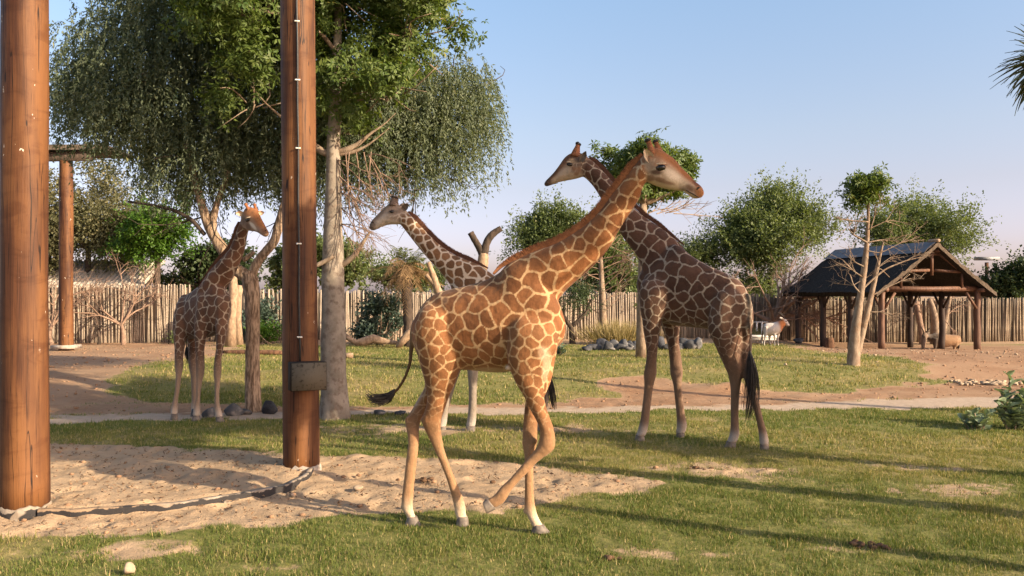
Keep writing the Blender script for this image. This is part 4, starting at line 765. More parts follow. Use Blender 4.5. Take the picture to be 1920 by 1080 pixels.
# slim two stemmed tree before the pavilion
Yt = 24.0; b = W(1600, 685, Yt); s2 = thing('slim_tree', 'slim two stemmed tree with bare branches and small round crown', 'tree', (b[0], Yt, ZG(b[0], Yt)))
traced('trunk', [(1600, 695, 27), (1600, 680, 24), (1602, 640, 20), (1605, 610, 17), (1611, 570, 14), (1617, 530, 11.5), (1622, 490, 11), (1626, 450, 8), (1628, 410, 6), (1628, 380, 5)], Yt, MAT['bark_pale'], s2, 14)
traced('second_stem', [(1604, 668, 18), (1612, 640, 14), (1621, 605, 12), (1630, 570, 11), (1637, 540, 9), (1644, 505, 8), (1650, 480, 5), (1656, 455, 3)], Yt, MAT['bark_pale'], s2, 10)
for pts in ([(1626, 455, 6), (1612, 447, 5), (1600, 440, 5), (1590, 428, 3)], [(1628, 416, 5), (1600, 414, 4), (1570, 410, 3)], [(1620, 500, 5), (1603, 492, 4), (1592, 478, 3)], [(1618, 520, 5), (1600, 508, 3), (1580, 488, 2)], [(1614, 545, 7), (1640, 520, 6), (1662, 503, 5), (1700, 488, 4), (1728, 482, 2)], [(1613, 550, 6), (1600, 535, 4), (1594, 515, 3)], [(1634, 555, 4), (1660, 540, 4), (1690, 527, 3), (1706, 514, 2)], [(1626, 455, 5), (1650, 450, 4), (1664, 452, 3)], [(1626, 470, 4), (1650, 475, 3), (1690, 455, 2), (1700, 440, 2)], [(1632, 430, 4), (1640, 405, 3), (1642, 380, 2)], [(1640, 530, 4), (1648, 500, 3), (1668, 520, 2)], [(1628, 430, 3), (1660, 415, 2), (1676, 412, 1.5)], [(1632, 585, 4), (1650, 585, 3), (1664, 578, 2)]):
    pe_ = W(pts[-2][0], pts[-2][1], Yt - .05); mt_ = MB()
    for k_ in range(3): twigs(mt_, pe_, np.array([pts[-1][0] - pts[0][0], 0, pts[0][1] - pts[-1][1]]) / 40 + RNG.normal(0, .5, 3), .45, .012, 2, .6)
    tag(mt_.build('branch_twigs', MAT['bark_pale'], s2), kind='stuff')
    traced('branch', [(p_[0], p_[1], p_[2] * .62) for p_ in pts], Yt - .05, MAT['bark_pale'], s2, 6)
m, c = whorls([LBX(1622, 346, 27, 13, Yt), LBX(1594, 374, 12, 7, Yt), LBX(1648, 362, 13, 11, Yt), LBX(1604, 392, 9, 6, Yt), LBX(1622, 368, 25, 9, Yt)], 900, 5, .13, .05, 611, .5); tag(m.build('crown', MAT['leaf_broad'], s2), kind='stuff')
q = W(1600, 437, Yt - .05); bd = thing('bird', 'small dark bird perched on bare branch of the slim tree', 'bird', tuple(q)); s = 1.0
m = MB(); t = np.linspace(0, 1, 9); m.tube(np.stack([q[0] - .09 + .2 * t, q[1] + 0 * t, q[2] + .10 - .05 * t], 1), np.array([.012, .035, .04, .042, .044, .04, .03, .016, .01]), 8); m.build('body', MAT['bird'], bd, True)
m = MB(); m.tube([q + [-.12, 0, .115], q + [-.085, 0, .115]], [.003, .012], 5); m.build('beak', MAT['skin_dark'], bd)

# bare shrubs by the left fence and the brush left of the pavilion
for px, py, Yt, n_, lab_, sc, mt in ((230, 640, 33.2, 6, 'bare branching shrub before the left reed fence', 1.0, 'twig'), (100, 645, 33.0, 5, 'bare shrub behind the left log post', 1.0, 'twig'), (185, 640, 33.4, 4, 'small dark leafless shrub beside the distant shelter post', .75, 'bark_dark')):
    b = W(px, py, Yt); gz = ZG(b[0], Yt); t_ = thing('bare_shrub', lab_, 'shrub', (b[0], Yt, gz), 'leafless shrubs at the left fence'); m = MB(); limb(m, (b[0], Yt, gz - .1), (b[0] - .05, Yt, gz + .8 * sc), .10 * sc, .07 * sc, .05, 8); m.build('trunk', MAT[mt], t_, True); m = MB()
    for k in range(n_): twigs(m, (b[0] - .05, Yt, gz + .75 * sc), (RNG.normal(0, .8), RNG.normal(0, .6), RNG.uniform(.5, 1.2)), 1.2 * sc, .05 * sc, 4, .5, 0, 3)
    tag(m.build('branches', MAT[mt], t_), kind='stuff')
Yt = 40.0; b = W(1445, 640, Yt); gz = ZG(b[0], Yt); t_ = thing('bare_brush_tree', 'dry leafless brown tree between second giraffe and pavilion', 'tree', (b[0], Yt, gz)); m = MB()
limb(m, (b[0], Yt, gz - .1), (b[0] + .1, Yt, gz + 1.0), .18, .14, .03, 8); m.build('trunk', MAT['deadwood'], t_, True); m = MB()
for k in range(13): twigs(m, (b[0] + .1, Yt, gz + .9), (RNG.normal(.25, 1.0), RNG.normal(0, .5), RNG.uniform(.4, 1.1)), 1.7, .085, 4, .55, 0, 3)
tag(m.build('branches', MAT['twig'], t_), kind='stuff')
Yt = 40.4; b = W(1745, 650, Yt); gz = ZG(b[0], Yt); t_ = thing('bare_tree', 'pale leafless tree behind the eland', 'tree', (b[0], Yt, gz))
traced('trunk', [(1752, 655, 18), (1755, 625, 16), (1753, 600, 14), (1748, 575, 11), (1742, 560, 8)], Yt, MAT['bark_pale'], t_); traced('second_stem', [(1730, 655, 12), (1728, 620, 11), (1722, 590, 10), (1718, 565, 8)], Yt, MAT['twig'], t_)
traced('limb', [(1765, 640, 10), (1772, 600, 10), (1780, 565, 7), (1782, 550, 4)], Yt, MAT['bark_pale'], t_); m = MB()
for k in range(12): twigs(m, W(RNG.uniform(1712, 1785), RNG.uniform(560, 600), Yt), RNG.normal(0, 1, 3) + [0, 0, .4], .9, .03, 3, .6)
tag(m.build('branches', MAT['twig'], t_), kind='stuff')

# dead trunks, logs
for pts, Yt, lab_ in (([(432, 652, 22), (434, 600, 17), (438, 550, 17), (436, 500, 14), (430, 460, 11)], 32.0, 'pale dead trunk just behind the left giraffe chest'), ([(448, 648, 18), (446, 600, 13), (446, 555, 14), (450, 535, 15)], 33.0, 'short broken pale trunk right of the dead trunk')):
    P, r = trace(pts, Yt); m = MB(); m.tube(P, r, 12, .05); tag(m.build('tree_snag', MAT['deadwood'], None, True), lab_, 'dead trunk')
Yt = 24.5; b = W(868, 690, Yt); t_ = thing('dead_tree', 'sawn off dead tree with forked stumps behind the back giraffe', 'dead tree', (b[0], Yt, ZG(b[0], Yt)))
traced('trunk', [(868, 700, 40), (868, 640, 36), (872, 590, 32), (884, 550, 28), (896, 520, 24), (905, 495, 22), (907, 475, 18)], Yt, MAT['deadwood'], t_)
traced('limb', [(906, 480, 16), (898, 463, 13), (890, 450, 12), (882, 436, 12)], Yt, MAT['bark_dark'], t_); traced('limb', [(907, 478, 17), (912, 455, 14), (920, 442, 14), (930, 434, 12), (940, 428, 11)], Yt, MAT['bark_dark'], t_)
traced('limb', [(868, 600, 22), (840, 575, 18), (822, 550, 16), (815, 525, 13), (808, 505, 10), (803, 492, 9)], Yt, MAT['deadwood'], t_); traced('limb', [(816, 535, 11), (808, 525, 10), (799, 515, 9)], Yt, MAT['deadwood'], t_)
Yt = 32.5
P, r = trace([(646, 628, 8), (656, 636, 10), (668, 642, 11), (684, 640, 16), (700, 635, 17), (716, 639, 13), (735, 642, 9), (750, 644, 7)], Yt); P[:, 2] = np.maximum(P[:, 2], [ZG(x, Yt) + .05 for x in P[:, 0]]); m = MB(); m.tube(P, r, 10, .06); tag(m.build('fallen_log', MAT['deadwood'], None, True), 'pale curved log lying before the blue green bush', 'log')
P, r = trace([(745, 652, 8), (754, 640, 14), (766, 626, 16), (775, 618, 12)], 32.2); m = MB(); m.tube(P, r, 10, .08); tag(m.build('fallen_log', MAT['deadwood'], None, True), 'broken log end leaning at the dry palm foot', 'log')
Yt = 26.5; P, r = trace([(415, 677, 5), (432, 674, 8), (452, 671, 9), (480, 673, 9), (510, 673, 9), (540, 672, 8)], Yt); P[:, 2] = [ZG(x, Yt) + .08 for x in P[:, 0]]; m = MB(); m.tube(P, r, 10, .08); tag(m.build('fallen_log', MAT['stump'], None, True), 'dark brown log lying behind the forked tree trunk', 'log')
P, r = trace([(646, 677, 10), (662, 675, 10)], 26.0); P[:, 2] = [ZG(x, 26) + .08 for x in P[:, 0]]; m = MB(); m.tube(P, r, 8, .08); tag(m.build('log_offcut', MAT['deadwood'], None, True), 'short pale log offcut right of the grey trunk', 'log')

# bushes
def bush(px, py, rx, ry, Yt, leaf, lab_, n, L, Wd, seed, grp='leafy bushes'):
    c = W(px, py, Yt); s = Yt / F; gz = ZG(c[0], Yt); t = thing('bush', lab_, 'bush', (c[0], Yt, gz), grp)
    m, cc = leafy([(c[0], Yt, c[2], rx * s, rx * s * .8, ry * s)], n, 16, .4, L, Wd, seed, -.1, .5, .2, .5); tag(m.build('foliage', MAT[leaf], t), kind='stuff')
    m = MB()
    for k in range(7): limb(m, (c[0] + RNG.normal(0, .15), Yt + RNG.normal(0, .1), gz - .05), (c[0] + RNG.normal(0, rx * s * .6), Yt + RNG.normal(0, .3), c[2] + RNG.normal(0, ry * s * .4)), .03, .015, .06, 6)
    m.build('stems', MAT['bark_pale'], t)
bush(715, 608, 40, 34, 34.0, 'leaf_blue', 'rounded blue green bush behind the pale curved log', 330, .14, .085, 701)
bush(492, 600, 40, 40, 35.0, 'leaf_blue', 'tall loose bush between forked trunk and second post', 210, .15, .08, 702)
bush(505, 632, 25, 14, 34.0, 'leaf_bright', 'low bright green bush between forked trunk and second post', 80, .12, .05, 703)
bush(343, 640, 14, 20, 34.5, 'leaf_far', 'small green bush behind the left giraffe tail', 50, .12, .06, 704)
m = MB(); n_ = 1300; Yt = 35.2; c0 = W(1160, 640, Yt); sp = RNG.normal(0, 1, (n_, 3)) * [.55, .3, 0]; P = np.array([c0[0], Yt, ZG(c0[0], Yt)]) + sp
m.leaves(P, sp * .9 + RNG.normal(0, .25, (n_, 3)) + [0, 0, 1.2], RNG.normal(0, 1, (n_, 3)), 1.0 * (.6 + .6 * RNG.random(n_)), .022, RNG.random(n_)); tag(m.build('tall_grass_clump', MAT['straw_tall']), 'clump of tall dry grass behind the rock heap', 'grass clump', None, 'stuff')

# dry palm
Yt = 33.0; b = W(766, 645, Yt); gz = ZG(b[0], Yt); pt = thing('dry_palm', 'palm with brown drooping dry fronds above the curved log', 'palm', (b[0], Yt, gz))
traced('trunk', [(767, 652, 20), (766, 620, 19), (764, 580, 18), (763, 540, 20), (762, 505, 24)], Yt, MAT['bark_dark'], pt, 12, .1)
hub = W(762, 500, Yt)
def frond(hub, d, L, droop, ll, lw, n=22, r=.012):
    d = np.asarray(d, float); d /= np.linalg.norm(d); t = np.linspace(0, 1, 12)[:, None]; pts = hub + d * L * t - np.array([0, 0, droop * L]) * t ** 2
    m = MB(); m.tube(pts, np.linspace(r, r * .3, 12), 5, caps=False, var=.6); s = np.linspace(.12, 1, n); P = np.stack([np.interp(s, t[:, 0], pts[:, i]) for i in range(3)], 1); T = np.gradient(P, axis=0); T /= np.linalg.norm(T, axis=1, keepdims=True)
    sd = np.cross(T, [0, 0, 1.0]); sd /= np.linalg.norm(sd, axis=1, keepdims=True) + 1e-6
    for q in (-1, 1):
        ax = T * .7 + sd * q * .7 + RNG.normal(0, .18, P.shape) - [0, 0, .35]; m.leaves(P, ax, np.cross(ax, sd) + RNG.normal(0, .3, P.shape), ll * (1 - .5 * s) * (.8 + .4 * RNG.random(n)), lw, np.clip(RNG.normal(.5, .25, n), 0, 1), .1)
    return m
for k in range(44):
    a = RNG.random() * 6.28; green = k >= 34; el = RNG.uniform(.6, 1.3) if green else RNG.uniform(-.45, .65)
    d = (math.cos(a) * math.cos(el), math.sin(a) * math.cos(el), math.sin(el))
    frond(hub + RNG.normal(0, .1, 3), d, RNG.uniform(1.0, 1.75) if not green else 1.1, RNG.uniform(.35, .85) if not green else .25, .42, .03).build('frond', MAT['frond_green' if green else 'frond_dry'], pt)
# sword leaved palm at the right edge and its neighbours outside the frame
def sword_me(seed, L=.95, w=.10):
    rg = np.random.default_rng(seed); t = np.linspace(0, 1, 9); dr = rg.uniform(.2, .75); x = L * t; z = -dr * L * t ** 2.2; ww = w * np.array([.7, .9, 1, 1, .95, .85, .65, .35, .02])
    v = np.concatenate([np.stack([x, -ww / 2, z + .012], 1), np.stack([x, 0 * t, z - .004], 1), np.stack([x, ww / 2, z + .012], 1)]); i = np.arange(8)
    me = mesh_np('sword_leaf', v, np.concatenate([np.stack([i, i + 1, i + 10, i + 9], 1), np.stack([i + 9, i + 10, i + 19, i + 18], 1)]), None, {'var': np.full(27, .5)}); me.materials.append(MAT['leaf_sword']); return me
SW = [sword_me(k) for k in range(5)]
def sword_palm(x, y, zc, label, nleaf=150, size=1.0):
    gz = ZG(x, y); t = thing('sword_palm', label, 'palm', (x, y, gz), 'sword leaved palms at the right'); m = MB(); limb(m, (x, y, gz - .1), (x, y, zc), .14, .11, .01, 10); m.build('trunk', MAT['bark_dark'], t, True)
    for k in range(nleaf):
        a = RNG.random() * 6.28; el = math.asin(RNG.uniform(-.85, 1)); o = bpy.data.objects.new('leaf', SW[k % 5]); COL.objects.link(o); o.parent = t
        o.location = Vector((.05 * math.cos(a), .05 * math.sin(a), zc - gz + RNG.uniform(-.25, .15))); o.rotation_euler = (RNG.normal(0, .4), -el, a); s = size * RNG.uniform(.75, 1.15); o.scale = (s, s, s)
c = W(1966, 112, 16.0); sword_palm(c[0], 16.0, c[2], 'palm with pointed sword leaves reaching in at top right', 260, .8)
# calotropis plants: every thick leaf a part
def calo_me(seed, big=1.0):
    rg = np.random.default_rng(seed); nu_, nv_ = 6, 4; V = []
    cup = rg.uniform(.15, .45); L = .22 * big; w = .155 * big
    for i in range(nu_ + 1):
        t = i / nu_; hw = w / 2 * (math.sin(math.pi * min(1, t * .93 + .07)) ** .65)
        for j in range(nv_ + 1):
            s = j / nv_ * 2 - 1; V.append((L * t, hw * s, cup * w * s * s * .6 + L * (.10 * math.sin(t * 3) - .18 * t * t) + .004 * rg.standard_normal()))
    q = [(i * (nv_ + 1) + j, (i + 1) * (nv_ + 1) + j, (i + 1) * (nv_ + 1) + j + 1, i * (nv_ + 1) + j + 1) for i in range(nu_) for j in range(nv_)]
    me = mesh_np('thick_leaf', V, q, None, {'var': np.full(len(V), .5)}, True); me.materials.append(MAT['leaf_calo']); return me
CL = [calo_me(k) for k in range(6)]
def calotropis(px, py, Y, label, stems, nl, big=1.0):
    c = W(px, py, Y); t = thing('milkweed_plant', label, 'plant', (c[0], Y, ZG(c[0], Y)), 'broad leaved milkweed plants')
    for (dx, dy, h) in stems:
        m = MB(); top = np.array([c[0] + dx, Y + dy, ZG(c[0], Y) + h]); base = np.array([c[0] + dx * .35, Y + dy * .3, ZG(c[0], Y) - .05]); limb(m, base, top, .016, .01, .05, 6); m.build('stem', MAT['bark_pale'], t, True)
        for k in range(nl):
            f_ = .12 + .88 * ((k + .5) / nl); p = base + (top - base) * f_; a = k * 1.57 + (k // 2) * .5 + RNG.normal(0, .3); el = RNG.uniform(.35, 1.15) * (.55 + .55 * f_)
            o = bpy.data.objects.new('leaf', CL[RNG.integers(0, 6)]); COL.objects.link(o); o.parent = t; o.location = Vector(p) - t.location
            o.rotation_euler = (RNG.normal(0, .35), -el, a); s = big * RNG.uniform(.75, 1.2) * (1.15 - .35 * f_ if f_ > .8 else 1.05); o.scale = (s, s, s)
Yc = GY(803)
calotropis(1900, 800, Yc, 'tall thick leaved milkweed plant at the right edge', [(-.08, -.15, .3), (.2, -.22, .36), (-.2, -.18, .5), (-.18, 0, .62), (.0, .1, .92), (.16, -.05, .66), (-.28, -.1, .38), (.08, -.2, .45), (.32, .05, .75), (.22, .2, .5), (.4, -.1, .55)], 14, .95)
calotropis(1832, 806, GY(806), 'low dark milkweed plant left of the tall one', [(-.16, 0, .28), (-.02, .05, .3), (.14, -.05, .26), (.06, -.12, .18), (-.2, .1, .2), (.22, .08, .3)], 8, .72)
calotropis(1047, 668, 28.0, 'small pale milkweed plant on the bank behind near giraffe chest', [(-.1, 0, .3), (.05, 0, .36), (.16, 0, .25)], 8, 1.0)

# shade trees standing just right of the frame
def shade_tree(x, y, lobes, tr, label, seed, n=700):
    gz = ZG(x, y); t = thing('shade_tree', label, 'tree', (x, y, gz)); m = MB(); top = np.array([x, y, min(l[2] for l in lobes)]); limb(m, (x, y, gz - .1), top + [0, 0, .8], tr, tr * .8, .01, 12); m.build('trunk', MAT['bark_grey'], t, True)
    for l in lobes:
        m = MB(); limb(m, top, np.array(l[:3]), tr * .5, tr * .2, .08, 8); m.build('limb', MAT['bark_grey'], t, True)
    m, c = leafy(lobes, n, 24, .35, .16, .09, seed, .1, .2); tag(m.build('crown', MAT['leaf_broad'], t), kind='stuff')
shade_tree(7.95, 7.35, [(7.9, 8.1, 6.9, 1.25, 1.15, 1.2), (7.7, 8.5, 8.0, 1.0, .9, .8), (8.0, 7.45, 3.35, .55, .42, .32), (8.0, 8.2, 5.4, .7, .6, .4), (8.5, 6.4, 6.7, .9, .8, .6)], .19, 'shade tree standing right of the frame near the camera', 801, 1300)
shade_tree(8.6, 9.5, [(8.5, 9.95, 6.45, .95, .85, 1.0), (8.5, 9.6, 7.5, .9, .8, .6), (8.5, 10.0, 3.05, .85, .75, .55)], .17, 'shade tree standing right of the frame beside the lawn', 802, 1300)
shade_tree(6.6, 5.9, [(6.6, 5.9, 5.6, .9, .9, .6), (6.4, 6.2, 6.6, .8, .8, .6)], .11, 'shade tree standing right of the frame closest to camera', 803, 420)

# ------------------------------------------------------------------ animals
def loft_rings(secs, n=28, res=4):
    S = np.array(secs, float); m = len(S); A = np.array([W(s[0], s[1], s[4]) for s in S]); B = np.array([W(s[2], s[3], s[4]) for s in S]); hd = S[:, 5]
    tt = np.linspace(0, m - 1, (m - 1) * res + 1); i = np.minimum(tt.astype(int), m - 2); f_ = tt - i
    def cr(P):
        P = np.asarray(P, float); sh = (slice(None),) + (None,) * (P.ndim - 1)
        p0, p1, p2, p3 = P[np.maximum(i - 1, 0)], P[i], P[i + 1], P[np.minimum(i + 2, m - 1)]; g = f_[sh]
        return .5 * (2 * p1 + (p2 - p0) * g + (2 * p0 - 5 * p1 + 4 * p2 - p3) * g ** 2 + (3 * p1 - p0 - 3 * p2 + p3) * g ** 3)
    A, B, hd = cr(A), cr(B), cr(hd); c = (A + B) / 2; e = (A - B) / 2; th = np.arange(n) / n * 2 * math.pi
    P = c[:, None] + e[:, None] * np.cos(th)[None, :, None]; P[:, :, 1] += hd[:, None] * np.sin(th)[None, :] * -1
    return P, tt / (m - 1), th
def loft_raw(P):
    m, n, _ = P.shape; v = np.concatenate([P.reshape(-1, 3), P[0].mean(0)[None], P[-1].mean(0)[None]]); j = np.arange(n); k = (j + 1) % n
    q = np.concatenate([np.stack([a * n + j, a * n + k, (a + 1) * n + k, (a + 1) * n + j], 1) for a in range(m - 1)])
    t = np.concatenate([np.stack([k, j, np.full(n, m * n)], 1), np.stack([(m - 1) * n + j, (m - 1) * n + k, np.full(n, m * n + 1)], 1)]); return v, q, t
def edge_smooth(vals, E, it, lam=.5):
    n = len(vals); deg = np.bincount(E[:, 0], minlength=n) + np.bincount(E[:, 1], minlength=n); v = vals.astype(float); one = v.ndim == 1
    if one: v = v[:, None]
    for _ in range(it):
        s = np.stack([np.bincount(E[:, 0], v[E[:, 1], k], n) + np.bincount(E[:, 1], v[E[:, 0], k], n) for k in range(v.shape[1])], 1); v = v + lam * (s / np.maximum(deg, 1)[:, None] - v)
    return v[:, 0] if one else v
def animal_mesh(lofts, voxel, org, seed, sm=5, marks=None):
    "lofts: (sections, style). Returns a single continuous skin with the coat attributes"
    mb = MB(); KP, KA = [], []
    for secs, style in lofts:
        P, t, th = loft_rings(secs); v, q, tr = loft_raw(P); mb.raw(v, q, tr)
        m, n, _ = P.shape; T = np.repeat(t, n); TH = np.tile(th, m); KP.append(P.reshape(-1, 3)); KA.append(style(P.reshape(-1, 3), T, TH))
    me = mb.data('tmp'); ob = bpy.data.objects.new('tmp', me); COL.objects.link(ob); md = ob.modifiers.new('r', 'REMESH'); md.mode = 'VOXEL'; md.voxel_size = voxel; md.adaptivity = 0
    dg = bpy.context.evaluated_depsgraph_get(); me2 = bpy.data.meshes.new_from_object(ob.evaluated_get(dg)); bpy.data.objects.remove(ob)
    n = len(me2.vertices); co = np.empty(n * 3, np.float32); me2.vertices.foreach_get('co', co); co = co.reshape(-1, 3).astype(float)
    E = np.empty(len(me2.edges) * 2, np.int32); me2.edges.foreach_get('vertices', E); E = E.reshape(-1, 2)
    for _ in range(sm): co = edge_smooth(co, E, 1, .6); co = edge_smooth(co, E, 1, -.55)
    co = edge_smooth(co, E, 2, .5)
    KP = np.concatenate(KP); KA = np.concatenate(KA); kd = kdtree.KDTree(len(KP))
    for i, p in enumerate(KP): kd.insert(p, i)
    kd.balance(); near = np.array([kd.find(p)[1] for p in co]); A = edge_smooth(KA[near], E, 5)
    for (mx_, my_, rx, ry, rot, colr, st, Ym) in (marks or []):
        c0 = W(mx_, my_, Ym); u, v = (co[:, 0] - c0[0]) * F / Ym, (c0[2] - co[:, 2]) * F / Ym; cr, sr_ = math.cos(rot), math.sin(rot); a_, b_ = (u * cr + v * sr_) / rx, (-u * sr_ + v * cr) / ry
        w_ = st * sstep(1.35, .55, np.sqrt(a_ ** 2 + b_ ** 2)) * (np.abs(co[:, 1] - Ym) < .35); A[:, 3:6] = A[:, 3:6] * (1 - w_[:, None]) + np.array(colr) * w_[:, None]; A[:, 1] *= 1 - w_
    rr, amt, lw = A[:, 0], A[:, 1], A[:, 2]
    rg = np.random.default_rng(seed); cand = rg.permutation(np.nonzero(amt > .03)[0])[:14000]; sp = np.zeros((3000, 3)); sr = np.zeros(3000); k = 0
    for c in cand:
        d2 = ((sp[:k] - co[c]) ** 2).sum(1)
        if k == 0 or (d2 > (.5 * (sr[:k] + rr[c])) ** 2).all():
            sp[k] = co[c]; sr[k] = rr[c]; k += 1
            if k >= 3000: break
    sp, sr = sp[:k], sr[:k]; edge = np.zeros(n); tone = np.full(n, .5)
    w = co + .028 * np.clip(rr, .03, .2)[:, None] * np.stack([np.sin(co[:, 2] * 23 + co[:, 0] * 9), np.sin(co[:, 0] * 21 + 2), np.sin(co[:, 0] * 25 - co[:, 1] * 11)], 1) * 4
    if k > 2:
        jit = rg.uniform(.84, 1.18, k); tones = rg.random(k)
        for a in range(0, n, 8000):
            d = np.sqrt(np.maximum(((w[a:a + 8000, None, :] - sp[None]) ** 2).sum(2), 0)) * (jit * (.12 / sr) ** .35)[None]; f2 = np.partition(d, 1, axis=1)[:, :2]; tone[a:a + 8000] = tones[d.argmin(1)]; edge[a:a + 8000] = (f2[:, 1] - f2[:, 0]) / 2
    co -= np.asarray(org); me2.vertices.foreach_set('co', co.astype(np.float32).ravel())
    for nm, v in (('edge', edge), ('amt', amt), ('lw', lw), ('tone', tone)): me2.attributes.new(nm, 'FLOAT', 'POINT').data.foreach_set('value', v.astype(np.float32))
    for nm, v in (('cb', A[:, 3:6]), ('cp', A[:, 6:9])): me2.attributes.new(nm, 'FLOAT_COLOR', 'POINT').data.foreach_set('color', np.concatenate([v, np.ones((n, 1))], 1).astype(np.float32).ravel())
    me2.polygons.foreach_set('use_smooth', np.ones(len(me2.polygons), bool)); me2.materials.clear(); me2.materials.append(MAT['coat']); me2.update(); return me2
def lerp(a, b, t): a, b = np.asarray(a, float), np.asarray(b, float); return a + (b - a) * np.asarray(t)[..., None]
def pack(r, amt, lw, cb, cp, m):
    f_ = lambda x: np.broadcast_to(np.asarray(x, float), (m,)); g = lambda x: np.broadcast_to(np.asarray(x, float), (m, 3))
    return np.concatenate([np.stack([f_(r), f_(amt), f_(lw)], 1), g(cb), g(cp)], 1)
def hair_strip(mb, p, d, L, w, side, var=.5):
    p, d, side = np.asarray(p), np.asarray(d), np.asarray(side); mb.raw([p - side * w / 2, p + side * w / 2, p + d * L * .6 + side * w * .35, p + d * L * .6 - side * w * .35, p + d * L], [(0, 1, 2, 3)], [(3, 2, 4)], var)

def giraffe(S):
    org = S['org']; root = thing('giraffe', S['label'], 'giraffe', tuple(org), 'giraffes in the enclosure'); K = S['coat']
    cb, cp, leg, foot, face, cheek, muz = [np.array(K[k]) for k in ('base', 'patch', 'leg', 'foot', 'face', 'cheek', 'muzzle')]
    kz = org[2] + S['knee']; hz = S['hoofz']
    def st_body(P, t, a): m = len(P); low = sstep(.1, -.85, np.cos(a)); return pack(K['r'] * (1 - .42 * low - .15 * sstep(.75, 1, np.cos(a))), 1 - .35 * sstep(-.8, -1, np.cos(a)), K['lw'] * (1 - .2 * low), cb, lerp(cp, cp * .75, sstep(.6, 1, np.cos(a))), m)
    def st_neck(P, t, a): m = len(P); return pack(K['r'] * (1.0 - .45 * t), 1 - .5 * sstep(.9, 1, t), K['lw'] * (1 - .12 * t), lerp(cb, cheek, sstep(.75, 1, t)), cp, m)
    def st_leg(P, t, a):
        m = len(P); z = P[:, 2]; up = sstep(kz - .12, kz + .55, z); am = sstep(kz - .25 * K.get('legpat', 1), kz + .25, z)
        c = lerp(leg, cb, sstep(kz, kz + .5, z)); c = lerp(foot, c, sstep(org[2] + .12, org[2] + .32, z)); return pack(.045 + (K['r'] * .62 - .045) * up, am * .95, K['lw'] * (.35 + .55 * up), c, lerp(cp, leg * .6, .35 * (1 - up)), m)
    def st_head(P, t, a):
        m = len(P); c = np.cos(a); topw = sstep(-.15, .35, c - .15 + .35 * (t - .35)); col = lerp(cheek, face, topw); mz = sstep(.70, .86, t); col = lerp(col, lerp(muz * 1.15, muz, topw), mz)
        col = lerp(col, cheek, sstep(-.55, -.9, c) * (1 - mz) * .7); return pack(.06, K.get('facepat', .6) * sstep(.42, .2, t) * sstep(.75, .3, np.abs(c + .1)), .008, col, cp * .9, m)
    def st_tail(P, t, a): return pack(.05, 0, .01, lerp(cb * .4, cp * .25, t), cp, len(P))
    ST = {'body': st_body, 'neck': st_neck, 'leg': st_leg, 'head': st_head, 'tail': st_tail}
    me = animal_mesh([(s, ST[k]) for k, s in S['lofts']], S.get('voxel', .014), org, S['seed'], 5, S.get('marks')); body = link('body', me, None, root)
    # hooves
    for h in S['hooves']:
        P, t, th = loft_rings(h, 16, 3); m = MB(); v, q, tr = loft_raw(P); m.raw(v, q, tr); m.build('hoof', MAT['hoof'], root, True)
    # mane
    NK = S['mane']; A = np.array([W(p[0], p[1], p[2]) for p in NK]); t = np.linspace(0, len(A) - 1, 420); k = np.arange(len(A)); P = np.stack([np.interp(t, k, A[:, i]) for i in range(3)], 1)
    for _ in range(30): P[1:-1] = (P[:-2] + 2 * P[1:-1] + P[2:]) / 4
    T = np.gradient(P, axis=0); T /= np.linalg.norm(T, axis=1, keepdims=True); up = np.cross(T, [0, 1.0, 0]); up *= np.sign(up[:, 2:3]); m = MB()
    for row in np.linspace(-.02, .02, 5):
        for i in range(420):
            f_ = min(1, i / 130 + .1, (419 - i) / 60 + .35); Lh = S['maneL'] * f_ * RNG.uniform(.8, 1.12) * (1 - abs(row) * 9)
            hair_strip(m, P[i] + [0, row * 1.2, 0] - up[i] * .018, up[i] + T[i] * RNG.normal(-.12, .12) + [0, row * 4 + RNG.normal(0, .08), 0], Lh + .018, .012, T[i])
    m.build('mane', MAT[S.get('maneM', 'mane_red')], root)
    # tail tuft
    tp = np.array([W(*p) for p in S['tuft']]); m = MB(); tt = np.linspace(0, 1, 7)
    for i in range(110):
        o = RNG.normal(0, 1, 3); ln = RNG.uniform(.55, 1.05); s = tt * ln; c = np.stack([np.interp(s * (len(tp) - 1), np.arange(len(tp)), tp[:, j]) for j in range(3)], 1) + o * S['tuftw'] * (np.sin(np.minimum(s, 1) * math.pi * .8) + .12)[:, None]
        m.tube(c, np.linspace(.006, .0015, 7), 4, caps=False)
    m.build('tail_tuft', MAT['black_hair'], root)
    # ossicones
    for (b0, t0, Yo, r0, r1) in S['horns']:
        a, b_ = W(*b0, Yo), W(*t0, Yo); d = b_ - a; tt = np.linspace(-.15, 1, 9); rad = np.interp(tt, [-.15, .25, .7, .9, 1], [r0 * 1.35, r0, r1, r1 * 1.12, r1 * .6]); m = MB(); m.tube(a + d * tt[:, None], rad, 14, .02); ho = m.build('ossicone', MAT[S.get('hornM', 'horn_brown')], root, True)
        m = MB(); tt = np.linspace(.80, 1.06, 6); m.tube(a + d * tt[:, None], r1 * np.array([1.05, 1.25, 1.4, 1.35, 1.0, .4]), 14, .06); m.build('ossicone_tip', MAT['black_hair'] if S.get('tipdark', True) else MAT['horn_brown'], ho, True)
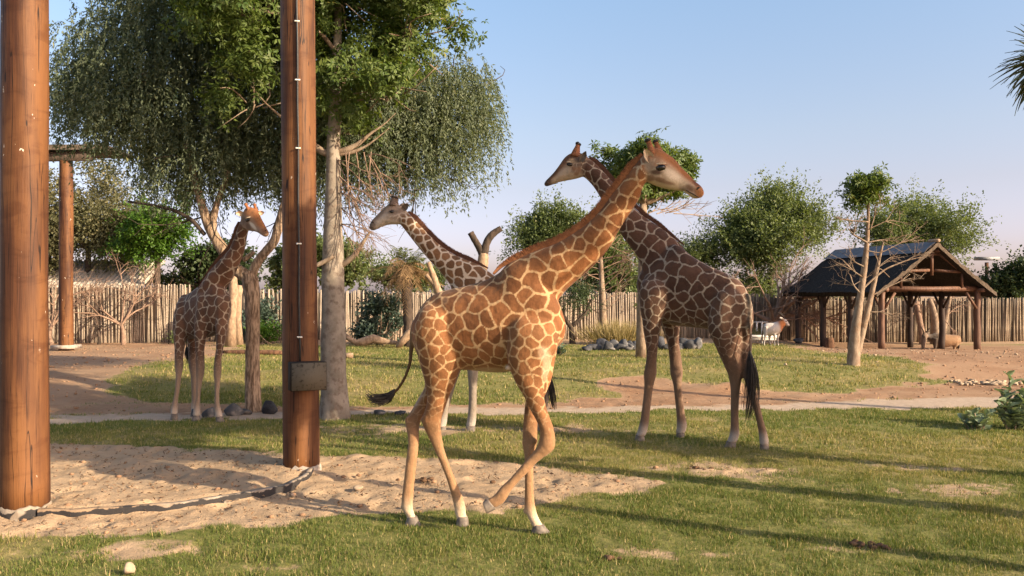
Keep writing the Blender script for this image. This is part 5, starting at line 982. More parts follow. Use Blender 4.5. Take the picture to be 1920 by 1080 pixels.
    # ears: cupped leaves
    for (b0, t0, Yo, w, dy, mt) in S['ears']:
        a, b_ = W(*b0, Yo), W(*t0, Yo + dy); d = b_ - a; L = np.linalg.norm(d); u = d / L; sd = np.cross(u, [0, 1.0, 0]); nm = np.cross(sd, u); V = []; nu_, nv_ = 9, 8
        for lay in (0, 1):
            for i in range(nu_ + 1):
                f_ = i / nu_; hw = w * (math.sin(math.pi * min(1, f_ * .86 + .14)) ** .8)
                for j in range(nv_ + 1):
                    s = j / nv_ * 2 - 1; V.append(a + d * f_ + sd * hw * s * (.9 - .06 * lay) + nm * ((.6 - s * s) * hw * .75 * S.get('earcup', 1) + (.010 if lay else 0)))
        ix = lambda l_, i, j: l_ * (nu_ + 1) * (nv_ + 1) + i * (nv_ + 1) + j; q = [(ix(l_, i, j), ix(l_, i + 1, j), ix(l_, i + 1, j + 1), ix(l_, i, j + 1)) for l_ in (0, 1) for i in range(nu_) for j in range(nv_)]
        q += [(ix(0, i, j), ix(0, i + 1, j), ix(1, i + 1, j), ix(1, i, j)) for i in range(nu_) for j in (0, nv_)] + [(ix(0, nu_, j), ix(0, nu_, j + 1), ix(1, nu_, j + 1), ix(1, nu_, j)) for j in range(nv_)]
        m = MB(); m.raw(V, q); m.build('ear', MAT[mt], root, True)
    def ell(name, c, rad, mat, parent, rot=0):
        import bmesh
        b_ = bmesh.new(); bmesh.ops.create_uvsphere(b_, u_segments=16, v_segments=10, radius=1); v = np.array([x.co[:] for x in b_.verts]) * rad; f4 = [[x.index for x in q.verts] for q in b_.faces]; b_.free()
        cr, sr = math.cos(rot), math.sin(rot); v = v @ np.array([[cr, 0, sr], [0, 1, 0], [-sr, 0, cr]]); m = MB(); m.raw(v + c, [x for x in f4 if len(x) == 4], [x for x in f4 if len(x) == 3]); return m.build(name, mat, parent, True)
    for (ex, ey, Ye, r, rot) in S['eyes']:
        c = W(ex, ey, Ye); e = ell('eye', c, np.array([r * 1.15, r * .8, r * .78]), MAT['eye'], root, rot)
        ell('eye_rim', c + [0, r * .42, 0], np.array([r * 1.5, r * .62, r * 1.08]), MAT['skin_dark'], e, rot)
        m = MB(); sgn = 1 if S['faceR'] else -1
        for q in np.linspace(-.9, 1.1, 16): p = c + np.array([q * r * 1.1 * math.cos(rot), -r * .62, r * .62 - q * r * 1.1 * math.sin(rot) - .1 * r * q * q]); hair_strip(m, p, (sgn * .35 + q * .3, -.75, -.28), r * .75, r * .14, (1, 0, 0))
        m.build('eyelashes', MAT['skin_dark'], e)
        # brow ridge
        ell('brow', c + [0, r * .55, r * .98], np.array([r * 1.7, r * .7, r * .42]), MAT[S.get('browM', 'ear_pale')], e, rot)
    for (nx_, ny_, Yn, r, rot) in S['nostrils']: ell('nostril', W(nx_, ny_, Yn), np.array([r * 1.6, r * .6, r * .7]), MAT['skin_dark'], root, rot)
    if S.get('mouth'):
        P = np.array([W(*p) for p in S['mouth']]); m = MB(); m.tube(P, np.linspace(.006, .004, len(P)), 6); m.build('mouth_line', MAT['skin_dark'], root)
    return root

def legs(rows, Y0, Y1, inn=0.0, hd_scale=.9):
    "rows: (rear x, front x, y[, y2[, hd]]) down a leg; depth runs from Y0 at the top to Y1 at the ground"
    n = len(rows); out = []
    for i, r in enumerate(rows):
        Yk = Y0 + (Y1 - Y0) * min(1, i / (n * .6)); y2 = r[3] if len(r) > 3 and r[3] else r[2]; w = abs(math.hypot(r[1] - r[0], y2 - r[2])) * Yk / F / 2
        out.append((r[0], r[2], r[1], y2, Yk, r[4] if len(r) > 4 else w * hd_scale))
    if inn:   # blend the top of the limb into the trunk
        a = out[0]; up = (a[2] - a[0]) * .55; mx_ = (a[0] + a[2]) / 2; hw = (a[2] - a[0]) / 2
        out.insert(0, (mx_ - hw * .72, a[1] - up * .62, mx_ + hw * .72, a[3] - up * .62, a[4] + inn, a[5] * .8)); out.insert(0, (mx_ - hw * .35, a[1] - up, mx_ + hw * .35, a[3] - up, a[4] + inn * 1.7, a[5] * .5))
    return out
def ball(px, py, Y, r, hd):
    return [(px - r * c, py - r * s, px + r * c, py - r * s, Y, hd * c) for s, c in ((1.0, .12), (.8, .6), (.4, .92), (0, 1), (-.4, .92), (-.8, .6), (-1.0, .12))]
def hoof(x0, x1, y0, y1, Y, xt0=None, xt1=None, hd=None):
    w = (x1 - x0) * Y / F / 2; hd = hd or min(w, .062) ; a, b = (xt0 if xt0 else x0 + 2), (xt1 if xt1 else x1 - 3)
    return [(a, y0, b, y0, Y, hd * .75), (a * .6 + x0 * .4, (y0 + y1) / 2, b * .5 + x1 * .5, (y0 + y1) / 2, Y, hd * .92), (x0, y1 - 1.5, x1, y1 - 1.5, Y, hd), (x0, y1, x1, y1, Y, hd * .97)]

# --- near giraffe, walking right
YB1 = lambda x: 8.55 + (8.2 - 8.55) * (x - 780) / 260
def tr(rows, Yf, hdv): return [(a, b, c, d, Yf((a + c) / 2), h) for (a, b, c, d), h in zip(rows, hdv)]
g1b = tr([(772, 606, 774, 640), (780, 592, 786, 672), (790, 574, 800, 690), (806, 557, 815, 698), (825, 547, 835, 699), (850, 541, 860, 694), (880, 534, 890, 695), (908, 526, 918, 698), (935, 512, 945, 698), (962, 490, 968, 694), (992, 486, 995, 686), (1018, 505, 1020, 672), (1040, 548, 1040, 655), (1052, 578, 1054, 642), (1059, 600, 1060, 622)], YB1, [.10, .17, .22, .25, .27, .29, .31, .32, .315, .30, .285, .26, .21, .15, .08])
g1n = [(930, 520, 990, 660, 8.25, .22), (950, 496, 1022, 600, 8.22, .20), (974, 484, 1040, 572, 8.2, .175), (1004, 470, 1063, 543, 8.16, .16), (1043, 456, 1103, 508, 8.11, .145), (1086, 430, 1139, 470, 8.05, .13), (1117, 404, 1163, 428, 8.0, .118), (1147, 365, 1184, 396, 7.95, .108), (1170, 336, 1199, 372, 7.91, .10), (1188, 312, 1205, 352, 7.88, .098), (1203, 294, 1214, 338, 7.86, .09), (1216, 284, 1228, 330, 7.85, .08)]
g1h = [(1203, 296, 1207, 328, 7.86, .06), (1211, 282, 1213, 340, 7.855, .095), (1222, 277, 1226, 347, 7.85, .112), (1235, 278, 1240, 352, 7.845, .118), (1249, 287, 1252, 355, 7.84, .105), (1263, 297, 1264, 357, 7.835, .088), (1278, 314, 1274, 358, 7.83, .07), (1291, 327, 1284, 358, 7.825, .062), (1303, 340, 1293, 360, 7.82, .066), (1312, 347, 1303, 366, 7.815, .066), (1318, 355, 1310, 370, 7.81, .055), (1320, 363, 1316, 371, 7.81, .03)]
g1j = [(1268, 345, 1270, 357.5, 7.835, .05), (1282, 350, 1282, 358.5, 7.828, .048), (1291, 355, 1290, 364.5, 7.82, .048), (1299, 358, 1298, 371, 7.815, .05), (1306, 362, 1306, 373, 7.812, .045), (1311, 366, 1311, 372, 7.81, .025)]
g1 = dict(label='near orange brown giraffe walking right with one foreleg lifted', org=np.array([-.2, 8.35, 0.0]), seed=11, knee=.98, hoofz=.05, faceR=True,
    coat=dict(base=(.49, .31, .155), patch=(.25, .103, .037), leg=(.33, .19, .095), foot=(.58, .45, .31), face=(.285, .115, .040), cheek=(.52, .41, .29), muzzle=(.30, .125, .05), r=.14, lw=.009, legpat=1.2, facepat=.45),
    lofts=[('body', g1b), ('neck', g1n), ('head', g1h), ('head', g1j)] + [('leg', ball(*q)) for q in ((793, 787, 8.44, 5, .03), (764, 786, 8.55, 5.5, .032), (1034, 818, 8.06, 7, .045), (1031, 834, 8.06, 7, .045), (1003, 826, 8.2, 6, .04), (755, 950, 8.48, 4.5, .03), (984, 958, 8.18, 4.5, .03), (939, 930, 8.06, 8, .038), (951, 690, 8.02, 5, .04))] + [
      ('leg', legs([(786, 846, 590, 0, .12), (774, 858, 622, 0, .15), (780, 863, 650, 0, .16), (785, 865, 675, 0, .15), (792, 860, 700, 0, .125), (798, 852, 722, 0, .10), (801, 842, 745, 0, .08), (797, 834, 768, 0, .066), (790, 828, 787, 0, .056), (795, 827, 803, 0, .05), (803, 829, 820, 0, .043), (813, 833, 841, 0, .038), (825, 842, 868, 0, .036), (837, 854, 898, 0, .037), (845, 865, 925, 0, .043), (850, 872, 945, 0, .043), (853, 874, 962, 0, .037), (856, 878, 975, 0, .04)], 8.30, 8.45, .13)),
      ('leg', legs([(790, 840, 600, 0, .12), (784, 850, 640, 0, .15), (788, 850, 670, 0, .14), (794, 845, 700, 0, .12), (796, 832, 725, 0, .09), (785, 815, 745, 0, .075), (771, 800, 770, 0, .064), (760, 789, 788, 0, .058), (762, 786, 806, 0, .052), (765, 786, 828, 0, .043), (762, 783, 856, 0, .04), (757, 778, 900, 0, .04), (752.5, 775, 938, 0, .045), (754, 775, 955, 0, .043), (762, 779, 968, 0, .038), (763, 783, 976, 0, .042)], 8.78, 8.48, -.1)),
      ('leg', legs([(958, 1042, 610, 0, .13), (952, 1046, 645, 0, .15), (951, 1036, 672, 0, .14), (957, 1030, 695, 0, .12), (967, 1022, 718, 0, .10), (982, 1020, 743, 0, .08), (994, 1026, 768, 0, .066), (1005, 1033, 788, 0, .06), (1012, 1039, 806, 0, .062), (1011, 1041, 822, 836, .064), (1006, 1031, 838, 850, .054), (993, 1012, 855, 863, .042), (976, 990, 874, 886, .038), (956, 976, 897, 900, .038), (938, 958, 914, 921, .042), (927, 948, 928, 939, .042), (919, 936, 933, 949, .036), (912, 926, 936, 953, .038)], 8.02, 8.06, .13)),
      ('leg', legs([(985, 1042, 610, 0, .12), (985, 1046, 645, 0, .13), (986, 1040, 680, 0, .11), (988, 1034, 712, 0, .085), (986, 1022, 742, 0, .07), (983, 1010, 770, 0, .058), (980, 1008, 806, 0, .057), (979, 1007, 831, 0, .056), (983, 1001, 856, 0, .042), (983.5, 1000.5, 885, 0, .038), (983.5, 1001, 925, 0, .04), (983, 1004, 950, 0, .046), (988, 1009, 968, 0, .043), (995, 1016, 981, 0, .04), (998, 1021, 988, 0, .044)], 8.42, 8.18, -.1)),
      ('tail', [(772, 608, 785, 612, 8.6, .035), (768, 622, 779, 624, 8.6, .03), (767, 650, 776, 650, 8.6, .023), (765, 680, 772, 682, 8.59, .018), (756, 706, 762, 710, 8.58, .015), (743, 728, 747, 733, 8.57, .014), (735, 734, 738, 741, 8.57, .013)])],
    hooves=[hoof(855, 880, 968, 985, 8.45, 857, 877), hoof(758, 789, 968, 985, 8.48, 764, 782), hoof(996, 1031, 983, 998, 8.18, 1000, 1019), [(914, 934, 930, 953, 8.06, .038), (909, 938, 924, 958, 8.06, .046), (906, 941, 915, 962, 8.06, .05), (905.5, 943, 913, 963, 8.06, .046)]],
    mane=[(925, 512, 8.24), (938, 500, 8.24), (958, 488, 8.22), (976, 482, 8.2), (1004, 468, 8.16), (1043, 454, 8.11), (1086, 428, 8.05), (1117, 401, 8.0), (1147, 362, 7.95), (1170, 333, 7.91), (1188, 309, 7.88), (1203, 290, 7.86)], maneL=.062,
    tuft=[(740, 731, 8.57), (730, 745, 8.57), (715, 751, 8.57), (700, 750, 8.57), (688, 738, 8.57)], tuftw=.024,
    horns=[((1223, 286), (1214, 261), 7.80, .03, .023), ((1236, 285), (1228, 263), 7.91, .03, .022)],
    ears=[((1222, 304), (1208, 279), 7.765, .05, -.03, 'ear_pale'), ((1224, 292), (1209, 284), 7.95, .045, .08, 'ear_pale')],
    eyes=[(1240, 314, 7.732, .036, .05)], nostrils=[(1309, 353, 7.752, .012, .6)], mouth=[(1286, 356.5, 7.765), (1292, 360, 7.76), (1299, 363.5, 7.755), (1306, 368, 7.76), (1311, 370, 7.772)],
    marks=[(1024, 684, 9, 34, .06, (.56, .44, .31), .6, 8.1), (1016, 660, 9, 14, 0, (.56, .45, .33), .5, 8.05), (836, 563, 6, 7, .3, (.09, .045, .028), .9, 8.4), (938, 514, 5, 8, .3, (.10, .05, .03), .8, 8.1), (951, 690, 7, 6, 0, (.6, .5, .38), .8, 8.05), (920, 694, 34, 7, 0, (.50, .38, .25), .6, 8.3), (781, 740, 12, 32, .35, (.46, .38, .30), .7, 8.6), (1286, 324, 30, 8, .70, (.27, .105, .036), .9, 7.8), (1260, 329, 22, 8, .55, (.66, .55, .42), 1, 7.76), (1306, 344, 11, 6, .7, (.13, .05, .026), .9, 7.78), (1311, 360, 11, 9, .6, (.33, .15, .065), .9, 7.78), (1293, 352, 9, 5, .6, (.17, .085, .05), .8, 7.77),
      (1230, 323, 12, 5, .1, (.12, .07, .045), 1, 7.75), (1220, 333, 9, 6, .2, (.22, .12, .07), .9, 7.77), (1238, 337, 12, 4.5, .25, (.23, .13, .075), .95, 7.76), (1252, 343, 14, 3, .2, (.25, .15, .095), .9, 7.77), (1222, 309, 8, 8, 0, (.20, .12, .075), .7, 7.76), (1280, 354, 8, 4, .2, (.24, .18, .14), .7, 7.8), (1239, 309, 13, 5, 0, (.30, .13, .05), .8, 7.74), (1212, 312, 6, 12, 0, (.30, .23, .17), .6, 7.8)])
giraffe(g1)

# --- second giraffe, right, facing left and away
g2y = lambda x: 13.5 + (12.8 - 13.5) * (x - 1215) / 185
g2b = tr([(1194, 528, 1197, 556), (1200, 512, 1203, 576), (1212, 494, 1212, 592), (1235, 474, 1233, 603), (1265, 458, 1262, 610), (1300, 482, 1298, 614), (1333, 500, 1330, 618), (1362, 513, 1358, 626), (1386, 528, 1382, 640), (1400, 546, 1396, 642), (1407, 566, 1404, 630), (1410, 588, 1409, 606)], g2y, [.09, .17, .25, .31, .34, .36, .365, .35, .31, .26, .19, .1])
g2n = [(1300, 490, 1215, 575, 13.4, .25), (1276, 458, 1208, 540, 13.45, .22), (1256, 440, 1203, 502, 13.5, .2), (1236, 425, 1190, 474, 13.55, .185), (1209, 407, 1166, 442, 13.6, .165), (1182, 382, 1147, 408, 13.64, .15), (1158, 352, 1130, 378, 13.67, .135), (1136, 327, 1115, 353, 13.7, .125), (1118, 308, 1101, 337, 13.72, .118), (1104, 297, 1090, 329, 13.73, .11), (1092, 291, 1080, 322, 13.74, .09)]
g2h = [(1106, 298, 1099, 328, 13.73, .08), (1096, 290, 1091, 332, 13.735, .11), (1084, 286, 1082, 335, 13.74, .125), (1071, 287, 1073, 337, 13.745, .125), (1059, 295, 1062, 339, 13.75, .108), (1049, 309, 1052, 341, 13.755, .088), (1040, 321, 1044, 343, 13.76, .072), (1032, 330, 1037, 346, 13.765, .068), (1025, 337, 1031, 348, 13.77, .066), (1020.5, 343, 1026, 349.5, 13.77, .05), (1020, 346, 1022, 349, 13.77, .02)]
g2 = dict(label='tall dark patched giraffe standing at right with its head turned left', org=np.array([2.7, 13.1, 0.0]), seed=23, knee=1.25, hoofz=.05, faceR=False, voxel=.017,
    coat=dict(base=(.335, .27, .20), patch=(.11, .054, .032), leg=(.185, .115, .072), foot=(.42, .36, .3), face=(.20, .095, .045), cheek=(.40, .31, .22), muzzle=(.12, .075, .05), r=.185, lw=.0095, legpat=1.4, facepat=.8),
    lofts=[('body', g2b), ('neck', g2n), ('head', g2h),
      ('leg', legs([(1200, 1252, 540, 0, .15), (1200, 1250, 575, 0, .17), (1204, 1242, 600, 0, .14), (1207, 1237, 625, 0, .11), (1212, 1233, 656, 0, .085), (1211, 1231, 680, 0, .085), (1207, 1231, 700, 0, .095), (1208, 1226, 720, 0, .08), (1206, 1222, 745, 0, .062), (1203, 1219, 770, 0, .062), (1200, 1217, 790, 0, .07), (1196, 1214, 806, 0, .072), (1192, 1210, 817, 0, .07)], 13.15, 13.33, .13)),
      ('leg', legs([(1232, 1280, 560, 0, .15), (1236, 1276, 600, 0, .14), (1248, 1273, 632, 0, .11), (1253, 1275, 655, 0, .09), (1256, 1279, 682, 0, .088), (1257, 1280, 702, 0, .09), (1262, 1278, 720, 0, .074), (1265, 1280, 745, 0, .062), (1268, 1284, 775, 0, .062), (1269, 1288, 797, 0, .074), (1267, 1284, 812, 0, .066)], 13.75, 13.62, -.1)),
      ('leg', legs([(1340, 1402, 555, 0, .16), (1330, 1400, 590, 0, .19), (1328, 1395, 618, 0, .18), (1338, 1390, 642, 0, .15), (1348, 1388, 664, 0, .12), (1359, 1390, 688, 0, .10), (1366, 1391, 706, 0, .088), (1370, 1387, 732, 0, .068), (1370, 1385, 765, 0, .062), (1370, 1385, 795, 0, .066), (1368, 1386, 815, 0, .078), (1362, 1381, 829, 0, .074)], 12.72, 12.78, .13)),
      ('leg', legs([(1375, 1408, 580, 0, .15), (1376, 1409, 620, 0, .16), (1380, 1409, 655, 0, .13), (1388, 1408, 682, 0, .105), (1394, 1411, 705, 0, .09), (1401, 1416, 730, 0, .075), (1410, 1424, 757, 0, .062), (1417, 1430, 783, 0, .06), (1422, 1437, 808, 0, .068), (1424, 1441, 825, 0, .07), (1425, 1441, 834, 0, .068)], 12.95, 12.58, -.1)),
      ('tail', [(1400, 548, 1408, 556, 12.6, .03), (1404, 575, 1409, 575, 12.56, .025), (1404.5, 620, 1408.5, 620, 12.53, .018), (1405, 665, 1408, 665, 12.52, .014)])],
    hooves=[hoof(1189, 1209, 815, 827, 13.33, 1192, 1208), hoof(1267, 1284, 811, 821, 13.62, 1268, 1283), hoof(1358, 1380, 827, 839, 12.78, 1362, 1380), hoof(1424, 1442, 831, 844, 12.58, 1425, 1441)],
    mane=[(1282, 458, 13.42), (1256, 437, 13.5), (1236, 422, 13.55), (1209, 404, 13.6), (1182, 379, 13.64), (1158, 349, 13.67), (1136, 324, 13.7), (1118, 305, 13.72), (1105, 295, 13.73)], maneL=.06, maneM='mane_dark',
    tuft=[(1406, 660, 12.52), (1410, 690, 12.5), (1411, 725, 12.5), (1407, 760, 12.5), (1402, 786, 12.5)], tuftw=.042,
    horns=[((1078, 290), (1083.5, 267), 13.69, .055, .026), ((1081, 290), (1086, 269), 13.83, .05, .026)],
    ears=[((1089, 303), (1099, 283), 13.60, .055, -.05, 'ear_grey'), ((1092, 300), (1100, 290), 13.86, .05, .1, 'ear_grey')],
    eyes=[(1069, 308.5, 13.632, .038, -.12)], nostrils=[(1025.5, 342.5, 13.705, .013, -.6)], mouth=[(1046, 343, 13.69), (1038, 345, 13.693), (1029, 347, 13.70), (1023, 348, 13.725)],
    marks=[(1034, 328, 18, 6, -.75, (.075, .04, .022), .8, 13.68), (1026, 341, 9, 8, 0, (.10, .06, .04), .85, 13.7), (1060, 298, 14, 7, -.5, (.13, .06, .032), .8, 13.65), (1076, 316, 6, 5, 0, (.2, .09, .045), .8, 13.62), (1086, 317, 4, 6, 0, (.2, .09, .045), .8, 13.62), (1081, 325, 5, 4, 0, (.2, .09, .045), .7, 13.62), (1074, 301, 9, 5, 0, (.44, .30, .17), .8, 13.62), (1083, 299, 8, 7, .3, (.12, .08, .06), .8, 13.62), (1060, 322, 12, 6, -.4, (.42, .34, .26), .6, 13.64)])
giraffe(g2)

# --- third giraffe, behind the near one, facing left
g3y = lambda x: 14.3
g3b = tr([(846, 530, 848, 575), (854, 512, 858, 620), (872, 500, 876, 668), (900, 505, 902, 684), (935, 520, 935, 690), (970, 534, 970, 692), (1000, 546, 1000, 690), (1020, 560, 1018, 680), (1030, 585, 1029, 655), (1034, 605, 1034, 628)], g3y, [.1, .2, .28, .33, .35, .35, .32, .27, .2, .1])
g3n = [(930, 520, 852, 610, 14.3, .24), (905, 500, 848, 545, 14.3, .2), (880, 489, 825, 510, 14.3, .17), (857, 480, 805, 488, 14.3, .15), (838, 469, 787, 467, 14.3, .14), (818, 453, 768, 443, 14.3, .125), (799, 434, 758, 430, 14.3, .118), (780, 414, 749, 419, 14.3, .11), (766, 400, 742, 414, 14.3, .1), (756, 392, 734, 410, 14.3, .08)]
g3h = [(764, 396, 752, 420, 14.3, .08), (752, 386, 743, 421, 14.3, .115), (742, 381, 734, 421, 14.3, .128), (730, 382, 725, 422.5, 14.3, .122), (719, 391, 718, 425, 14.3, .10), (709, 401, 711, 427.5, 14.3, .08), (702, 408, 706, 430, 14.3, .072), (696, 415, 702, 432, 14.3, .07), (692.5, 423, 698, 432.5, 14.3, .05), (692, 428, 695, 431, 14.3, .02)]
g3 = dict(label='pale browsing giraffe behind the near giraffe nibbling a broken branch', org=np.array([-.2, 14.3, 0.0]), seed=37, knee=1.1, hoofz=.05, faceR=False, voxel=.018,
    coat=dict(base=(.54, .45, .34), patch=(.20, .105, .05), leg=(.26, .215, .17), foot=(.4, .355, .3), face=(.27, .19, .13), cheek=(.46, .40, .33), muzzle=(.17, .13, .10), r=.14, lw=.0135, legpat=.6, facepat=.5),
    lofts=[('body', g3b), ('neck', g3n), ('head', g3h),
      ('leg', legs([(860, 905, 580, 0, .15), (864, 905, 630, 0, .14), (874, 899, 675, 0, .11), (877, 896, 705, 0, .095), (879, 894, 735, 0, .08), (878, 894, 765, 0, .076), (876, 893, 786, 0, .08), (873, 891, 800, 0, .076)], 14.15, 14.25, .13)),
      ('leg', legs([(855, 905, 590, 0, .15), (848, 890, 640, 0, .13), (838, 866, 690, 0, .1), (830, 852, 730, 0, .085), (826, 842, 765, 0, .07), (822, 838, 792, 0, .075), (820, 836, 800, 0, .075)], 14.55, 14.4, -.1)),
      ('leg', legs([(985, 1034, 590, 0, .16), (990, 1034, 640, 0, .17), (1000, 1032, 690, 0, .12), (1008, 1030, 730, 0, .09), (1012, 1029, 752, 0, .08), (1008, 1022, 778, 0, .068), (1004, 1020, 800, 0, .07)], 14.1, 14.25, .13)),
      ('leg', legs([(975, 1030, 600, 0, .15), (980, 1022, 660, 0, .13), (984, 1010, 715, 0, .09), (988, 1005, 750, 0, .075), (986, 1001, 790, 0, .07), (985, 1001, 800, 0, .07)], 14.55, 14.4, -.1)),
      ('tail', [(1026, 590, 1034, 594, 14.1, .03), (1029, 630, 1033, 630, 14.05, .022), (1028, 670, 1031, 670, 14.02, .016), (1027, 694, 1030, 694, 14.0, .013)])],
    hooves=[hoof(870, 891, 799, 810, 14.2, 874, 891), hoof(818, 837, 798, 808, 14.4, 820, 836), hoof(1001, 1020, 798, 808, 14.25, 1004, 1020), hoof(982, 1001, 798, 808, 14.4, 985, 1001)],
    mane=[(915, 502, 14.3), (897, 494, 14.3), (880, 487, 14.3), (857, 478, 14.3), (838, 467, 14.3), (818, 451, 14.3), (799, 432, 14.3), (780, 411, 14.3), (766, 397, 14.3)], maneL=.065, maneM='mane_dark',
    tuft=[(1028, 690, 14.0), (1030, 715, 14.0), (1034, 740, 14.0), (1039, 768, 14.0)], tuftw=.028,
    horns=[((736, 383), (737.5, 368), 14.24, .05, .034), ((741, 383), (743, 370), 14.37, .05, .034)],
    ears=[((755, 394), (766, 382), 14.16, .06, -.05, 'ear_grey'), ((750, 390), (758, 381), 14.42, .05, .08, 'ear_grey')],
    eyes=[(734.5, 397, 14.185, .036, -.1)], nostrils=[(699, 417, 14.235, .014, -.7)], mouth=[(712, 427, 14.23), (705, 430, 14.235), (699, 431.5, 14.245)],
    marks=[(710, 400, 18, 6, -.8, (.20, .14, .10), .7, 14.2), (697, 421, 8, 10, 0, (.12, .09, .07), .85, 14.23), (735, 398, 10, 5, 0, (.09, .065, .05), .7, 14.18), (746, 397, 6, 4, 0, (.16, .11, .08), .6, 14.17)], browM='ear_grey', hornM='horn_grey')
giraffe(g3)

# --- left giraffe, three quarter view towards the camera
g4b = [(331, 590, 330, 616, 16.15, .15), (335, 574, 333, 628, 16.1, .25), (344, 560, 341, 634, 16.0, .31), (357, 549, 354, 636, 15.9, .34), (373, 537, 371, 635, 15.75, .35), (392, 523, 390, 633, 15.6, .34), (409, 522, 407, 628, 15.47, .31), (421, 540, 420, 617, 15.38, .25), (428, 556, 428, 600, 15.33, .16), (431, 566, 431, 588, 15.3, .08)]
g4n = [(368, 545, 425, 575, 15.6, .22), (372, 541, 422, 546, 15.5, .2), (392, 510, 434, 526, 15.42, .18), (408, 492, 443, 508, 15.36, .165), (421, 478, 451, 490, 15.32, .15), (431, 466, 457, 473, 15.28, .135), (438, 450, 461, 454, 15.24, .125), (443, 436, 464, 438, 15.2, .115), (449, 420, 468, 426, 15.17, .11), (455, 405, 474, 415, 15.14, .1)]
g4h = [(462, 389, 452, 416, 15.15, .10), (471, 388, 455, 424, 15.08, .125), (480, 393, 460, 430, 15.0, .128), (486, 401, 467, 433, 14.92, .108), (491, 411, 474, 434, 14.84, .088), (496, 420, 480, 435, 14.77, .074), (500, 428, 486, 438, 14.71, .07), (503.5, 434, 492, 442, 14.66, .066), (504.5, 438, 497, 444.5, 14.63, .05), (503, 441, 500, 444, 14.62, .02)]
g4 = dict(label='dark patched giraffe at left standing before the forked tree', org=np.array([-5.6, 15.7, 0.0]), seed=51, knee=1.0, hoofz=.05, faceR=True, voxel=.017,
    coat=dict(base=(.33, .265, .195), patch=(.11, .053, .03), leg=(.26, .19, .135), foot=(.45, .38, .31), face=(.29, .12, .048), cheek=(.27, .17, .105), muzzle=(.30, .15, .075), r=.175, lw=.0088, legpat=1.6, facepat=.2),  # cheek colour darkened to carry shade on the face
    lofts=[('body', g4b), ('neck', g4n), ('head', g4h),
      ('leg', legs([(330, 372, 575, 0, .16), (325, 360, 605, 0, .17), (326, 350, 628, 0, .14), (328, 346, 650, 0, .11), (328, 343, 670, 0, .085), (328, 343.5, 686, 0, .083), (330, 340, 704, 0, .065), (328.5, 337, 728, 0, .055), (325, 333.5, 750, 0, .055), (321, 333, 766, 0, .065), (320.5, 333, 776, 0, .064)], 15.75, 15.5, .13)),
      ('leg', legs([(345, 385, 580, 0, .15), (348, 380, 610, 0, .15), (352, 376, 645, 0, .11), (354, 371, 672, 0, .09), (354.5, 371, 688, 0, .085), (358, 370, 706, 0, .07), (359.5, 370, 740, 0, .055), (359, 370, 765, 0, .06), (358, 371, 774, 0, .062)], 16.2, 15.95, -.1)),
      ('leg', legs([(370, 408, 560, 0, .15), (366, 398, 600, 0, .15), (365, 389, 625, 0, .12), (367, 383, 652, 0, .095), (367.5, 383, 678, 0, .085), (368, 383, 698, 0, .085), (368.5, 379, 715, 0, .066), (368, 376, 738, 0, .055), (365, 375, 757, 0, .058), (362, 375.5, 772, 0, .066), (361, 375, 780, 0, .064)], 15.4, 15.4, .13)),
      ('leg', legs([(402, 432, 560, 0, .14), (404, 429, 590, 0, .13), (405, 425, 620, 0, .115), (406, 419, 648, 0, .09), (402.5, 415, 674, 0, .078), (401, 415, 692, 0, .08), (401.5, 413.5, 707, 0, .07), (403, 412, 724, 0, .055), (402.5, 411, 752, 0, .055), (402.5, 415, 770, 0, .066), (404, 418, 782, 0, .064)], 15.25, 15.25, .13)),
      ('tail', [(346, 600, 352, 602, 16.2, .03), (348, 632, 351, 632, 16.2, .02), (348.5, 655, 351, 656, 16.2, .015)])],
    hooves=[hoof(319.5, 333.5, 775, 787, 15.5, 321, 333), hoof(357, 372, 773, 781, 15.95, 358, 371), hoof(359, 377, 780, 789.5, 15.4, 361, 375), hoof(405, 421, 781, 791.5, 15.25, 405, 418)],
    mane=[(372, 538, 15.5), (392, 507, 15.42), (408, 489, 15.36), (421, 475, 15.32), (431, 463, 15.28), (438, 447, 15.24), (443, 433, 15.2), (448, 416, 15.17)], maneL=.05, maneM='mane_dark',
    tuft=[(350, 650, 16.2), (352, 662, 16.2), (355, 672, 16.2), (353, 682, 16.2)], tuftw=.026, tipdark=False,
    horns=[((467, 395), (460, 382), 15.02, .034, .024), ((480, 396), (477, 382.5), 15.06, .034, .024)],
    ears=[((458, 402), (442, 399), 15.06, .055, -.02, 'ear_pale'), ((483, 401), (496, 398), 15.12, .05, .02, 'ear_pale')],
    eyes=[(466, 412, 14.865, .04, .25)], nostrils=[(498, 432, 14.62, .014, .8)], mouth=[(484, 434, 14.69), (490, 437.5, 14.65), (497, 441, 14.60)],
    marks=[(486, 412, 18, 9, .95, (.30, .12, .045), .9, 14.75), (475, 424, 12, 3.2, .75, (.6, .5, .38), 1, 14.8), (466, 424, 9, 5, .9, (.13, .075, .045), .9, 14.9), (458, 414, 6, 9, .2, (.13, .08, .05), .8, 15.0), (497, 433, 8, 7, .6, (.19, .09, .045), .8, 14.65), (502, 441, 5, 4, 0, (.42, .26, .14), .8, 14.62), (470, 398, 12, 9, 0, (.31, .13, .05), .9, 14.98)], earcup=1.2)  # dark marks on the left cheek paint its shade into the coat
giraffe(g4)

